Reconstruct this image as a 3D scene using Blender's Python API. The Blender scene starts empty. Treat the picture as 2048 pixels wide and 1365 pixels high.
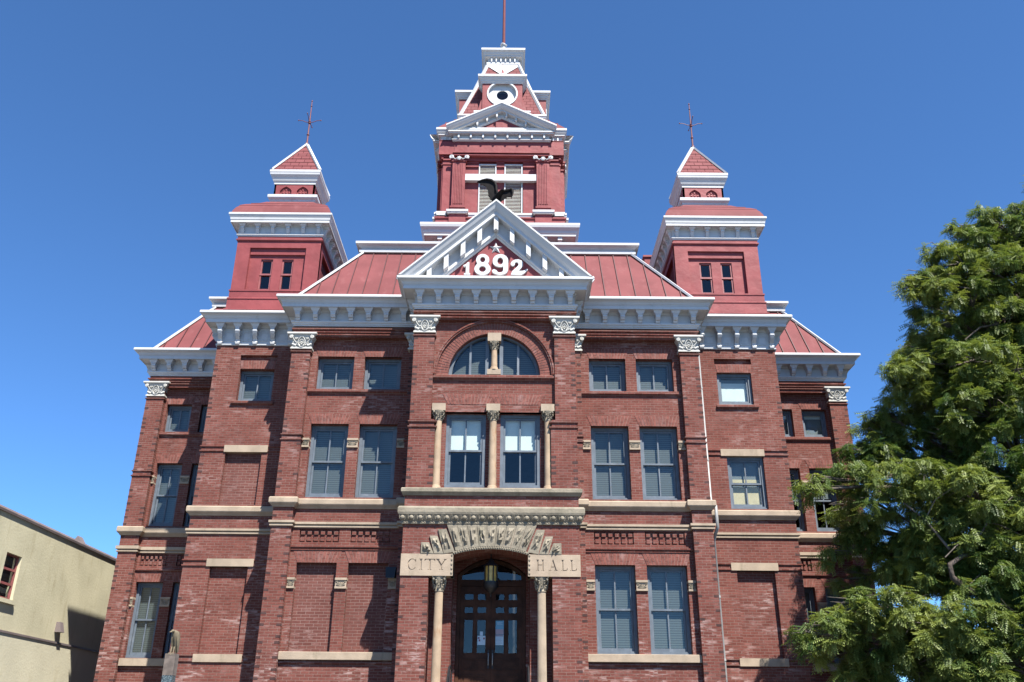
import bpy, bmesh, math, random
import numpy as np
from mathutils import Vector, Matrix
from mathutils.geometry import tessellate_polygon
R = math.radians
random.seed(7)
S = bpy.context.scene
C = S.collection

# ---------------------------------------------------------------- camera
cam = bpy.data.objects.new("camera", bpy.data.cameras.new("camera"))
C.objects.link(cam)
cam.data.sensor_width = 36; cam.data.lens = 31.27
cam.data.clip_start = 0.1; cam.data.clip_end = 2000
TH = math.atan(798 / 1779.); ROLL = 0.008
rt = Vector((1, 0, 0)); up = Vector((0, -math.sin(TH), math.cos(TH))); fw = Vector((0, math.cos(TH), math.sin(TH)))
r2 = rt * math.cos(ROLL) + up * math.sin(ROLL); u2 = up * math.cos(ROLL) - rt * math.sin(ROLL)
M = Matrix((r2, u2, -fw)).transposed().to_4x4(); M.translation = Vector((0.5, -23, 1.65))
cam.matrix_world = M
S.camera = cam

# ---------------------------------------------------------------- sky and sun
SUN = Vector((-0.58, 1.0, -1.80)).normalized()          # the way the light travels
w = bpy.data.worlds.new("World"); S.world = w; w.use_nodes = True
nt = w.node_tree; bg = nt.nodes['Background']
sky = nt.nodes.new('ShaderNodeTexSky'); sky.sky_type = 'NISHITA'; sky.sun_disc = False
sky.sun_elevation = math.asin(-SUN.z); sky.sun_rotation = math.atan2(-SUN.x, -SUN.y)
sky.air_density = 1.0; sky.dust_density = 0.0; sky.ozone_density = 10.0; sky.altitude = 3000
tint = nt.nodes.new('ShaderNodeMix'); tint.data_type = 'RGBA'; tint.blend_type = 'MULTIPLY'; tint.inputs[0].default_value = 1
tint.inputs[7].default_value = (.80, .99, 1.04, 1)                # a clear, dry blue
nt.links.new(sky.outputs[0], tint.inputs[6]); nt.links.new(tint.outputs[2], bg.inputs[0]); bg.inputs[1].default_value = 0.085
sd = bpy.data.lights.new("sun", 'SUN'); sd.energy = 5.0; sd.angle = R(0.5); sd.color = (1, 0.95, 0.87)
so = bpy.data.objects.new("sun", sd); C.objects.link(so)
so.rotation_euler = SUN.to_track_quat('-Z', 'Y').to_euler(); so.location = (20, -30, 60)
S.view_settings.view_transform = 'Standard'; S.view_settings.look = 'None'
S.view_settings.gamma = 1; S.view_settings.exposure = 1.5
S.view_settings.use_curve_mapping = False

# ---------------------------------------------------------------- materials
def new_mat(name):
    m = bpy.data.materials.new(name); m.use_nodes = True
    return m, m.node_tree, m.node_tree.nodes['Principled BSDF']
def N(t, kind, **kw):
    n = t.nodes.new(kind)
    for k, v in kw.items(): setattr(n, k, v)
    return n
def mathn(t, op, a, b=None, c=None):
    n = N(t, 'ShaderNodeMath', operation=op)
    for i, x in enumerate((a, b, c)):
        if x is None: continue
        if isinstance(x, (int, float)): n.inputs[i].default_value = x
        else: t.links.new(x, n.inputs[i])
    return n.outputs[0]
def mixc(t, f, a, b, mode='MIX'):
    n = N(t, 'ShaderNodeMix', data_type='RGBA', blend_type=mode)
    if isinstance(f, (int, float)): n.inputs[0].default_value = f
    else: t.links.new(f, n.inputs[0])
    for i, x in ((6, a), (7, b)):
        if isinstance(x, tuple): n.inputs[i].default_value = (*x, 1)
        else: t.links.new(x, n.inputs[i])
    return n.outputs[2]
def noise(t, vec, scale, detail=3, rough=.55):
    n = N(t, 'ShaderNodeTexNoise'); n.inputs['Scale'].default_value = scale
    n.inputs['Detail'].default_value = detail; n.inputs['Roughness'].default_value = rough
    if vec is not None: t.links.new(vec, n.inputs['Vector'])
    return n.outputs['Fac']
def ramp(t, x, lo, hi, a=0., b=1.):
    n = N(t, 'ShaderNodeMapRange', interpolation_type='SMOOTHSTEP'); t.links.new(x, n.inputs[0])
    for i, q in enumerate((lo, hi, a, b)): n.inputs[i + 1].default_value = q
    return n.outputs[0]
def scaled(t, vec, s):
    n = N(t, 'ShaderNodeMapping'); t.links.new(vec, n.inputs[0]); n.inputs['Scale'].default_value = s
    return n.outputs[0]
def bump(t, bsdf, h, dist, strength=1.):
    n = N(t, 'ShaderNodeBump'); n.inputs['Distance'].default_value = dist; n.inputs['Strength'].default_value = strength
    t.links.new(h, n.inputs['Height']); t.links.new(n.outputs[0], bsdf.inputs['Normal'])

def simple(name, col, rough=.6, var=.12, scale=3., metallic=0., bmp=0., bscale=40., spec=.4, dirt=None, dirtamt=.0):
    m, t, b = new_mat(name)
    pos = N(t, 'ShaderNodeNewGeometry').outputs['Position']
    f = noise(t, pos, scale, 5)
    dark = tuple(c * (1 - var * 1.6) for c in col); lite = tuple(min(1, c * (1 + var)) for c in col)
    c = mixc(t, ramp(t, f, .3, .7), dark, lite)
    if dirt:
        d = noise(t, scaled(t, pos, (1.6, 1.6, .5)), 2.3, 6, .65)
        c = mixc(t, ramp(t, d, .52, .75, 0, dirtamt), c, dirt)
    t.links.new(c, b.inputs['Base Color'])
    b.inputs['Roughness'].default_value = rough; b.inputs['Metallic'].default_value = metallic
    b.inputs['Specular IOR Level'].default_value = spec
    if bmp: bump(t, b, noise(t, pos, bscale, 4), bmp)
    return m

def wall_vec(t):
    """metres along the wall, height: from position and facing"""
    g = N(t, 'ShaderNodeNewGeometry')
    sp = N(t, 'ShaderNodeSeparateXYZ'); t.links.new(g.outputs['Position'], sp.inputs[0])
    sn = N(t, 'ShaderNodeSeparateXYZ'); t.links.new(g.outputs['True Normal'], sn.inputs[0])
    side = mathn(t, 'GREATER_THAN', mathn(t, 'ABSOLUTE', sn.outputs[0]), .7)
    flat = mathn(t, 'GREATER_THAN', mathn(t, 'ABSOLUTE', sn.outputs[2]), .8)
    u = mathn(t, 'ADD', mathn(t, 'MULTIPLY', sp.outputs[0], mathn(t, 'SUBTRACT', 1, side)), mathn(t, 'MULTIPLY', sp.outputs[1], side))
    v = mathn(t, 'ADD', mathn(t, 'MULTIPLY', sp.outputs[2], mathn(t, 'SUBTRACT', 1, flat)), mathn(t, 'MULTIPLY', sp.outputs[1], flat))
    cb = N(t, 'ShaderNodeCombineXYZ'); t.links.new(u, cb.inputs[0]); t.links.new(v, cb.inputs[1])
    return cb.outputs[0], g.outputs['Position']

def brick_mat(name, c1, c2, mortar, eff=1., vertical=False, bw=.222, rh=.0735):
    m, t, b = new_mat(name)
    vec, pos = wall_vec(t)
    # courses wander a little
    def bt(a, bb, mo, off=0):
        n = N(t, 'ShaderNodeTexBrick'); t.links.new(vec, n.inputs['Vector'])
        n.inputs['Scale'].default_value = 1; n.inputs['Brick Width'].default_value = bw
        n.inputs['Row Height'].default_value = rh; n.inputs['Mortar Size'].default_value = .0062
        n.inputs['Mortar Smooth'].default_value = .2; n.inputs['Bias'].default_value = 0
        n.inputs['Color1'].default_value = (*a, 1); n.inputs['Color2'].default_value = (*bb, 1); n.inputs['Mortar'].default_value = (*mo, 1)
        return n
    base = bt(c1, c2, c1); rnd = bt((0, 0, 0), (1, 1, 1), (.5, .5, .5))
    mort = base.outputs['Fac']
    r = N(t, 'ShaderNodeSeparateColor'); t.links.new(rnd.outputs['Color'], r.inputs[0]); rv = r.outputs[0]
    col = base.outputs['Color']
    col = mixc(t, ramp(t, noise(t, pos, .7, 4), .35, .7, 0, .45), col, tuple(x * .74 for x in c1))
    col = mixc(t, ramp(t, noise(t, scaled(t, pos, (9, 9, 24)), 1., 3), .35, .75, 0, .35), col, tuple(min(1, x * 1.45) for x in c2))
    # pale salt blooms: on whole bricks, in drifts
    drift = noise(t, scaled(t, pos, (1.0, 1.0, 1.3)), .85, 4, .6)
    fine = noise(t, scaled(t, pos, (3.2, 3.2, 17)), 1.1, 4, .65)
    spz = N(t, 'ShaderNodeSeparateXYZ'); t.links.new(pos, spz.inputs[0]); low = ramp(t, spz.outputs[2], 3.2, 7.5, 1.15, .62)   # salts rise from the ground
    bloom = mathn(t, 'MULTIPLY', ramp(t, drift, .47, .66), ramp(t, mathn(t, 'ADD', fine, mathn(t, 'MULTIPLY', rv, .18)), .59, .72))
    bloom = mathn(t, 'ADD', mathn(t, 'MULTIPLY', mathn(t, 'MULTIPLY', bloom, .60 * eff), low), ramp(t, noise(t, scaled(t, pos, (1.1, 1.1, 1.7)), 1.3, 5, .65), .52, .82, 0, .16 * eff))
    col = mixc(t, bloom, col, (.36, .275, .26))
    soot = noise(t, scaled(t, pos, (2.0, 2.0, .35)), .9, 5, .6)
    col = mixc(t, ramp(t, soot, .55, .8, 0, .35), col, (.05, .022, .02))
    mcol = mixc(t, ramp(t, noise(t, pos, 1.4, 3), .3, .7), mortar, tuple(x * .62 for x in mortar))
    col = mixc(t, mathn(t, 'MULTIPLY', mort, .80), col, mcol)
    t.links.new(col, b.inputs['Base Color']); b.inputs['Roughness'].default_value = .95; b.inputs['Specular IOR Level'].default_value = .05
    h = mathn(t, 'ADD', mathn(t, 'MULTIPLY', mort, -1.), mathn(t, 'ADD', mathn(t, 'MULTIPLY', rv, .35), mathn(t, 'MULTIPLY', noise(t, pos, 60, 3), .35)))
    bump(t, b, h, .006)
    return m

BRICK = brick_mat('red_brick', (.104, .0360, .0290), (.156, .0580, .0470), (.235, .165, .140))
BRICK2 = brick_mat('infill_brick', (.100, .040, .034), (.132, .054, .045), (.28, .19, .165), eff=.45, bw=.235, rh=.079)
SOLDIER = simple('rubbed_brick', (.158, .058, .046), .85, .20, 7., bmp=.003, spec=.2, dirt=(.28, .20, .19), dirtamt=.45)
DARKBRICK = simple('burnt_brick', (.056, .030, .028), .8, .2, 6., spec=.2)
MORTAR = simple('pale_mortar', (0.211, 0.129, 0.109), .9, .1, 9., spec=.2)
STONE = simple('buff_sandstone', (.300, .240, .180), .85, .10, 2.2, bmp=.004, bscale=30, spec=.2, dirt=(.15, .125, .085), dirtamt=.6)
STONE_G = simple('weathered_sandstone', (.205, .180, .138), .9, .16, 2.5, bmp=.01, bscale=18, spec=.2, dirt=(.10, .095, .065), dirtamt=.65)
STONE_R = simple('rust_stained_sandstone', (.31, .232, .160), .85, .10, 3., bmp=.003, spec=.2, dirt=(.20, .075, .022), dirtamt=.8)
WHITE = simple('white_paint', (.44, .45, .46), .5, .03, 1.5, spec=.4, dirt=(.30, .30, .29), dirtamt=.45)
CREAM = simple('capital_paint', (.42, .415, .385), .6, .05, 6., spec=.3, dirt=(.45, .42, .34), dirtamt=.5)
REDP = simple('red_painted_metal', (.200, .048, .050), .5, .09, 1.6, spec=.2, bmp=.02, bscale=2.2, dirt=(.23, .075, .075), dirtamt=.4)
REDR = simple('red_painted_roof', (.138, .043, .045), .7, .09, 1.1, spec=.12, bmp=.012, bscale=1.6, dirt=(.19, .078, .078), dirtamt=.45)
SEAM = simple('roof_seam', (.055, .013, .015), .55, .07, 1.1)
FRAME = simple('blue_grey_paint', (.092, .112, .136), .5, .10, 5., spec=.4, dirt=(.19, .21, .235), dirtamt=.5)
REDFRAME = simple('red_window_paint', (0.211, 0.066, 0.066), .5, .1, 5.)
PIPE = simple('pipe_paint', (.27, .27, .265), .5, .06, 2., dirt=(.35, .35, .33), dirtamt=.4)
BRONZE = simple('dark_bronze', (.010, .008, .008), .7, .3, 9., metallic=0., spec=.15)
IRON = simple('black_iron', (.012, .012, .014), .5, .2, 9.)
FINIAL = simple('finial_paint', (0.133, 0.039, 0.041), .5, .1, 5.)
WOOD = simple('dark_door_wood', (.055, .024, .014), .5, .25, 4., spec=.12)
STUCCO = simple('yellow_stucco', (.455, .425, .300), .9, .06, .8, bmp=.006, bscale=14, spec=.15, dirt=(.33, .295, .19), dirtamt=.6)
STUCCO2 = simple('pale_yellow_stucco', (.51, .48, .36), .9, .05, .8, bmp=.006, bscale=14, spec=.15, dirt=(.40, .36, .24), dirtamt=.5)
TRIM = simple('mauve_flashing', (.155, .125, .12), .5, .1, 2.)
SLOT = simple('plain_shade_cloth', (.62, .66, .63), .9, .03, 2.)
PLY = simple('plywood', (.50, .41, .25), .8, .06, 5.)
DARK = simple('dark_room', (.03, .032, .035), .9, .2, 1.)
CLOTH_SHADOW = simple('cloth_and_shadow_grey', (.15, .165, .17), .9, .1, 1.)  # dim cloth grey; also paints a shadow band and a dull reflection
LOUV = simple('louvre_paint', (.60, .62, .56), .6, .05, 3.)
AMBER = simple('amber_glass', (.50, .33, .085), .3, .1, 8.)
PAVE = simple('concrete_paving', (0.093, 0.090, 0.084), .9, .12, .6, bmp=.004, bscale=20)
ASPH = simple('asphalt', (.055, .055, .058), .9, .2, .8, bmp=.004, bscale=40)
TARP = simple('flat_roof_felt', (.14, .12, .12), .9, .2, 1.)
BARK = simple('locust_bark', (.070, .054, .043), .9, .3, 6., bmp=.02, bscale=14)
TWIG = simple('pale_twig', (.105, .088, .072), .9, .3, 6.)
CARVED = simple('weathered_carving', (.15, .122, .078), .7, .22, 9., spec=.3, dirt=(.12, .10, .07), dirtamt=.6)
POSTW = simple('grey_post_wood', (.125, .10, .085), .9, .2, 12., dirt=(.11, .09, .07), dirtamt=.5)
def speckle():
    m, t, b = new_mat('speckled_granite'); pos = N(t, 'ShaderNodeNewGeometry').outputs['Position']
    c = mixc(t, ramp(t, noise(t, pos, 90, 2), .42, .62), (.022, .034, .038), (.12, .15, .16))
    t.links.new(c, b.inputs['Base Color']); b.inputs['Roughness'].default_value = .45; return m
GRANITE = speckle()
PAPERS = {k: simple(k, c, .8, .03) for k, c in (('white_paper', (.62, .64, .72)), ('teal_paper', (.12, .28, .42)), ('pink_paper', (.45, .22, .24)), ('red_ink', (.30, .03, .05)), ('grey_ink', (.35, .36, .45)))}

def shingle():
    m, t, b = new_mat('red_metal_shingles'); vec, pos = wall_vec(t)
    n = N(t, 'ShaderNodeTexBrick'); t.links.new(vec, n.inputs['Vector'])
    n.inputs['Scale'].default_value = 1; n.inputs['Brick Width'].default_value = .30; n.inputs['Row Height'].default_value = .20
    n.inputs['Mortar Size'].default_value = .012; n.inputs['Mortar Smooth'].default_value = .6
    for k, c in (('Color1', (.132, .041, .043)), ('Color2', (.155, .050, .052)), ('Mortar', (.10, .022, .024))): n.inputs[k].default_value = (*c, 1)
    t.links.new(n.outputs['Color'], b.inputs['Base Color']); b.inputs['Roughness'].default_value = .7; b.inputs['Specular IOR Level'].default_value = .12
    bump(t, b, mathn(t, 'MULTIPLY', n.outputs['Fac'], -1.), .02); return m
SHINGLE = shingle()

def blind_mat(name, a, b_, pitch=.062):
    m, t, b = new_mat(name); pos = N(t, 'ShaderNodeNewGeometry').outputs['Position']
    sp = N(t, 'ShaderNodeSeparateXYZ'); t.links.new(pos, sp.inputs[0])
    s = mathn(t, 'FRACT', mathn(t, 'MULTIPLY', sp.outputs[2], 1 / pitch))
    c = mixc(t, ramp(t, s, .55, .8), a, b_); t.links.new(c, b.inputs['Base Color']); b.inputs['Roughness'].default_value = .6
    return m
BLIND = blind_mat('slat_blind', (.080, .092, .090), (.030, .036, .038))

def glass():
    m = bpy.data.materials.new('window_glass'); m.use_nodes = True; t = m.node_tree; t.nodes.clear()
    o = N(t, 'ShaderNodeOutputMaterial'); mx = N(t, 'ShaderNodeMixShader'); g = N(t, 'ShaderNodeBsdfGlossy'); tr = N(t, 'ShaderNodeBsdfTransparent')
    g.inputs['Roughness'].default_value = .015; g.inputs['Color'].default_value = (.90, .90, .86, 1); tr.inputs['Color'].default_value = (.90, .93, .93, 1)
    fr = N(t, 'ShaderNodeFresnel'); fr.inputs['IOR'].default_value = 1.62
    geo = N(t, 'ShaderNodeNewGeometry'); pos = geo.outputs['Position']
    f = mathn(t, 'MULTIPLY', fr.outputs[0], mathn(t, 'SUBTRACT', 1, geo.outputs['Backfacing']))   # only the outer face of each pane mirrors
    bm_ = N(t, 'ShaderNodeBump'); bm_.inputs['Distance'].default_value = .003; t.links.new(noise(t, pos, 1.1, 1), bm_.inputs['Height'])
    t.links.new(bm_.outputs[0], g.inputs['Normal'])
    t.links.new(f, mx.inputs[0]); t.links.new(tr.outputs[0], mx.inputs[1]); t.links.new(g.outputs[0], mx.inputs[2]); t.links.new(mx.outputs[0], o.inputs[0])
    return m
GLASS = glass()

def leaf_mat():
    m, t, b = new_mat('locust_leaf')
    a = N(t, 'ShaderNodeAttribute', attribute_name='tint'); f = a.outputs['Fac']
    c = mixc(t, f, (.034, .074, .015), (.205, .245, .062))
    t.links.new(c, b.inputs['Base Color']); b.inputs['Roughness'].default_value = .5; b.inputs['Specular IOR Level'].default_value = .35
    tl = N(t, 'ShaderNodeBsdfTranslucent'); t.links.new(mixc(t, f, (.08, .14, .02), (.30, .34, .05)), tl.inputs['Color'])
    mx = N(t, 'ShaderNodeMixShader'); mx.inputs[0].default_value = .30
    out = t.nodes['Material Output']; t.links.new(b.outputs[0], mx.inputs[1]); t.links.new(tl.outputs[0], mx.inputs[2]); t.links.new(mx.outputs[0], out.inputs[0])
    return m
LEAF = leaf_mat()

# ---------------------------------------------------------------- mesh builder
class MB:
    def __init__(s): s.v = []; s.f = []; s.m = []; s.sm = []
    def add(s, vs, fs, mi=0, smooth=False):
        o = len(s.v); s.v += [tuple(p) for p in vs]
        for f in fs: s.f.append(tuple(o + i for i in f)); s.m.append(mi); s.sm.append(smooth)
        return s
    def box(s, x0, x1, y0, y1, z0, z1, mi=0):
        return s.add([(x0, y0, z0), (x1, y0, z0), (x1, y1, z0), (x0, y1, z0), (x0, y0, z1), (x1, y0, z1), (x1, y1, z1), (x0, y1, z1)],
                     [(0, 1, 5, 4), (1, 2, 6, 5), (2, 3, 7, 6), (3, 0, 4, 7), (4, 5, 6, 7), (3, 2, 1, 0)], mi)
    def frus(s, b, z0, t_, z1, mi=0):
        (a, b_, c, d), (e, f, g, h) = b, t_
        return s.add([(a, c, z0), (b_, c, z0), (b_, d, z0), (a, d, z0), (e, g, z1), (f, g, z1), (f, h, z1), (e, h, z1)],
                     [(0, 1, 5, 4), (1, 2, 6, 5), (2, 3, 7, 6), (3, 0, 4, 7), (4, 5, 6, 7), (3, 2, 1, 0)], mi)
    def poly(s, pts, mi=0): return s.add(pts, [tuple(range(len(pts)))], mi)
    def slab(s, loops, y0, y1, mi=0, axis='y', mi_side=None):
        """outline + holes in (u,z), given thickness along y (or x)"""
        P = (lambda u, z, d: (u, d, z)) if axis == 'y' else ((lambda u, z, d: (d, u, z)) if axis == 'x' else (lambda u, z, d: (u, z, d)))
        tris = tessellate_polygon([[Vector((u, z, 0)) for u, z in l] for l in loops])
        flat = [p for l in loops for p in l]
        k = len(flat); o = len(s.v); ms = mi if mi_side is None else mi_side
        s.add([P(u, z, y0) for u, z in flat] + [P(u, z, y1) for u, z in flat], list(tris) + [tuple(k + i for i in q[::-1]) for q in tris], mi)
        j = 0
        for l in loops:
            n = len(l)
            for i in range(n): s.f.append((o + j + i, o + j + (i + 1) % n, o + k + j + (i + 1) % n, o + k + j + i)); s.m.append(ms); s.sm.append(False)
            j += n
        return s
    def sweep(s, path, prof, closed=False, mi=0):
        """profile (out, z) carried along a plan polyline with mitres"""
        n = len(path); rings = []
        def nrm(a, b):
            d = Vector((b[0] - a[0], b[1] - a[1])); d.normalize(); return Vector((d.y, -d.x))
        for i in range(n):
            if closed: n1 = nrm(path[i - 1], path[i]); n2 = nrm(path[i], path[(i + 1) % n])
            else:
                n1 = nrm(path[max(i - 1, 0)], path[max(i - 1, 0) + 1]) if i else nrm(path[0], path[1])
                n2 = nrm(path[i], path[i + 1]) if i < n - 1 else n1
            b = n1 + n2; b = b / max(b.length_squared, 1e-6) * 2
            rings.append([(path[i][0] + b.x * o, path[i][1] + b.y * o, z) for o, z in prof])
        k = len(prof); vs = [p for r_ in rings for p in r_]; fs = []
        for i in range(n if closed else n - 1):
            j = (i + 1) % n
            for a in range(k):
                c = (a + 1) % k; fs.append((i * k + a, j * k + a, j * k + c, i * k + c))
        if not closed: fs += [tuple(range(k)), tuple((n - 1) * k + a for a in range(k))]
        return s.add(vs, fs, mi)
    def loft(s, rings, mi=0, caps=True, smooth=True):
        k = len(rings[0]); vs = [p for r_ in rings for p in r_]
        s.add(vs, [(i * k + a, i * k + (a + 1) % k, (i + 1) * k + (a + 1) % k, (i + 1) * k + a) for i in range(len(rings) - 1) for a in range(k)], mi, smooth)
        if caps: s.add(rings[0], [tuple(range(k))], mi); s.add(rings[-1], [tuple(range(k))], mi)
        return s
    def lathe(s, cx, cy, prof, seg=16, mi=0, flute=0.):
        return s.loft([[(cx + r_ * (1 - flute * (a % 2)) * math.cos(2 * math.pi * a / seg), cy + r_ * (1 - flute * (a % 2)) * math.sin(2 * math.pi * a / seg), z) for a in range(seg)] for r_, z in prof], mi, True, not flute)
    def tube(s, pts, r, seg=8, mi=0, smooth=True):
        pts = [Vector(p) for p in pts]; rings = []
        rr = r if isinstance(r, (list, tuple)) else [r] * len(pts)
        for i, p in enumerate(pts):
            d = (pts[min(i + 1, len(pts) - 1)] - pts[max(i - 1, 0)]).normalized()
            a = d.orthogonal().normalized() if i == 0 else (a - d * a.dot(d)).normalized()
            b = d.cross(a)
            rings.append([tuple(p + (a * math.cos(2 * math.pi * q / seg) + b * math.sin(2 * math.pi * q / seg)) * rr[i]) for q in range(seg)])
        return s.loft(rings, mi, True, smooth)
    def ball(s, c, r, mi=0, nu=10, nv=6):
        rx, ry, rz = r if isinstance(r, (tuple, list)) else (r, r, r); rings = []
        for i in range(nv + 1):
            t_ = -math.pi / 2 + math.pi * (.04 + .92 * i / nv)
            rings.append([(c[0] + rx * math.cos(t_) * math.cos(2 * math.pi * q / nu), c[1] + ry * math.cos(t_) * math.sin(2 * math.pi * q / nu), c[2] + rz * math.sin(t_)) for q in range(nu)])
        return s.loft(rings, mi)
    def wide(s, k): s.v = [(x * k, y * k, z) for x, y, z in s.v]; return s
    def shrink(s, k, z0): s.v = [(x * k, y * k, z0 + (z - z0) * k) for x, y, z in s.v]; return s
    def mesh(s, name, mats):
        me = bpy.data.meshes.new(name); me.from_pydata(s.v, [], s.f)
        for m in (mats if isinstance(mats, (list, tuple)) else [mats]): me.materials.append(m)
        me.polygons.foreach_set('material_index', s.m); me.polygons.foreach_set('use_smooth', s.sm)
        b = bmesh.new(); b.from_mesh(me); bmesh.ops.recalc_face_normals(b, faces=b.faces); b.to_mesh(me); b.free()
        me.update(); return me
    def build(s, name, mats, parent=None, loc=None, label=None):
        return link(name, s.mesh(name, mats), parent, loc, label)
def link(name, me, parent=None, loc=None, label=None):
    o = bpy.data.objects.new(name, me); C.objects.link(o)
    if parent: o.parent = parent
    if loc: o.location = loc
    if label: o['label'] = label
    return o
def tag(o, label, cat, group=None):
    o['label'] = label; o['category'] = cat
    if group: o['group'] = group
    return o
def thing(name, label, cat, loc=(0, 0, 0), group=None):
    o = bpy.data.objects.new(name, None); C.objects.link(o); o.location = loc
    return tag(o, label, cat, group)
def struct(o): o['kind'] = 'structure'; return o
def rect(x0, x1, z0, z1): return [(x0, z0), (x1, z0), (x1, z1), (x0, z1)]
def hole(x0, x1, z0, z1): return [(x0, z0), (x0, z1), (x1, z1), (x1, z0)]
def sx(s, a, b): return (a, b) if s > 0 else (-b, -a)

# ---------------------------------------------------------------- ground
struct(MB().box(-300, 300, -300, 300, -1, 0).build('ground', PAVE))
struct(MB().box(-300, 300, -60, -36, .004, .008).build('road', ASPH))

# ================================================================ CITY HALL
hall = thing('city_hall', 'grand red brick building with white cornices, a central clock tower and two corner turrets', 'building')
# planes (y of the brick face)
YP, YW, YWW, YT, YO, YOW = 0., 1.226, 1.43, 2.37, 5.13, 5.33
HX = 11.78
ZT = 13.45

# ---- windows
WCACHE = {}
def window(x0, x1, z0, z1, y, kind='double', cover='blind', frame=FRAME, fw=.085, parent=None, pname='window', cut=.5, label=None):
    parent = parent or hall
    w_, h = x1 - x0, z1 - z0; key = (round(w_, 2), round(h, 2), kind, cover, frame.name, fw, cut)
    if key not in WCACHE:
        f = MB(); g = MB(); b = MB()
        hw = w_ / 2
        f.slab([rect(-hw, hw, 0, h), hole(-hw + fw, hw - fw, fw * 1.1, h - fw)], 0, .13)
        f.box(-hw + .005, hw - .005, -.03, .10, 0.002, .05)
        sw = fw * .62; i0, i1 = -hw + fw + .002, hw - fw - .002; b0, t0 = fw * 1.1 + .002, h - fw - .002
        def sash(zb, zt, y0, rail_b, rail_t, mull=True):
            f.slab([rect(i0, i1, zb, zt), hole(i0 + sw, i1 - sw, zb + rail_b, zt - rail_t)], y0, y0 + .04)
            if mull: f.box(-.018, .018, y0 + .004, y0 + .036, zb + rail_b, zt - rail_t)
            g.box(i0 + sw - .01, i1 - sw + .01, y0 + .017, y0 + .022, zb + rail_b - .01, zt - rail_t + .01)
        if kind == 'double':
            zm = b0 + (t0 - b0) * cut
            sash(zm - .02, t0, .03, .05, sw); sash(b0, zm + .02, .076, sw * 1.5, .05)
        elif kind == 'single': sash(b0, t0, .04, sw * 1.2, sw)
        elif kind == 'plain': sash(b0, t0, .04, sw * 1.2, sw, False)
        mats = [BLIND, SLOT, PLY, DARK, CLOTH_SHADOW]
        if cover == 'blind': b.box(i0, i1, .14, .144, b0, t0, 0)
        elif cover == 'half':
            b.box(i0, i1, .135, .139, b0 + (t0 - b0) * .49, t0, 1)
        elif cover == 'shade': b.box(i0, i1, .14, .144, b0, t0 - .17, 1); b.box(i0, i1, .14, .144, t0 - .17, t0, 4)
        elif cover == 'board':
            b.box(i0, i1, .15, .16, b0, b0 + .62, 2); b.box(i0, i1, .15, .16, b0 + .74, b0 + (t0 - b0) * .60, 2); b.box(i0, i1, .16, .17, b0 + (t0 - b0) * .60, t0, 4)
            b.box(i0, i1, .155, .165, b0 + .61, b0 + .75, 4)  # grey strip across the boards, a shadow band put in as colour
        elif cover == 'top':
            b.box(i0, i1, .14, .144, t0 - (.16 if kind == 'plain' else (t0 - b0) * .45), t0, 1 if kind == 'plain' else 4)
            if kind == 'plain': b.box(i0, i1, .16, .164, b0, t0 - .16, 4)  # grey sheet painted in for the dull reflection in the glass
        WCACHE[key] = (f.mesh('window', frame), g.mesh('pane', GLASS), b.mesh('blind', mats) if b.v else None)
    f, g, b = WCACHE[key]
    o = link(pname, f, parent, ((x0 + x1) / 2, y, z0), label)
    link('pane', g, o)
    if b: link('blind', b, o)
    return o

def flat_arch(x0, x1, z0, z1, y, parent=None, flare=.16, rows=2):
    """fan of bricks on end, 6 mm proud of the wall on a mortar bed"""
    parent = parent or hall
    m = MB(); xc = (x0 + x1) / 2; n = int((x1 - x0) / .078)
    def X(u, v): return x0 + (x1 - x0) * u + (u - .5) * 2 * flare * v
    m.slab([[(X(0, 0), z0), (X(1, 0), z0), (X(1, 1), z1), (X(0, 1), z1)]], y - .003, y + .05, 1)
    for i in range(n):
        cuts = [0, .5 + (.18 if i % 2 else -.18), 1]
        for a, b in zip(cuts, cuts[1:]):
            g = .010 / (x1 - x0) / 2 + .001; u0, u1 = i / n + g, (i + 1) / n - g; a2, b2 = a + .012, b - .012
            q = random.uniform(0, .003)
            m.slab([[(X(u0, a2), z0 + (z1 - z0) * a2), (X(u1, a2), z0 + (z1 - z0) * a2), (X(u1, b2), z0 + (z1 - z0) * b2), (X(u0, b2), z0 + (z1 - z0) * b2)]], y - .008 - q, y + .03)
    return m.build('flat_arch', [SOLDIER, MORTAR], parent)

def stone_sill(x0, x1, z0, z1, y, out, parent=None, mat=STONE, name='sill'):
    m = MB(); m.sweep([(x0, y + .3), (x0, y), (x1, y), (x1, y + .3)], [(-.15, z0), (out - .07, z0), (out - .055, z0 + (z1 - z0) * .15), (out - .015, z0 + (z1 - z0) * .36), (out, z0 + (z1 - z0) * .45), (out, z1 - .02), (out - .02, z1), (-.15, z1 + .012)])
    return m.build(name, mat, parent or hall)
def ledge(path, z, h=.055, out=.05, name='brick_ledge', mat=None):
    return MB().sweep(path, [(-.05, z - h), (out * .4, z - h), (out, z - h * .55), (out, z), (-.05, z + .01)]).build(name, mat or BRICK, hall)

def headers(m, xe, side, y, z0, z1, mi=1):
    """burnt headers along the corner of a brick pier, 4 mm proud"""
    z = z0 + .1
    while z < z1 - .1:
        a = random.uniform(.10, .14)
        x0, x1 = (xe - .004, xe + a) if side < 0 else (xe - a, xe + .004)
        if random.random() < .6: m.box(x0, x1, y - .004, y + .09, z + .008, z + .0735 - .006, mi)
        z += .0735 * random.choice((2, 3, 3, 4))

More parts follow.
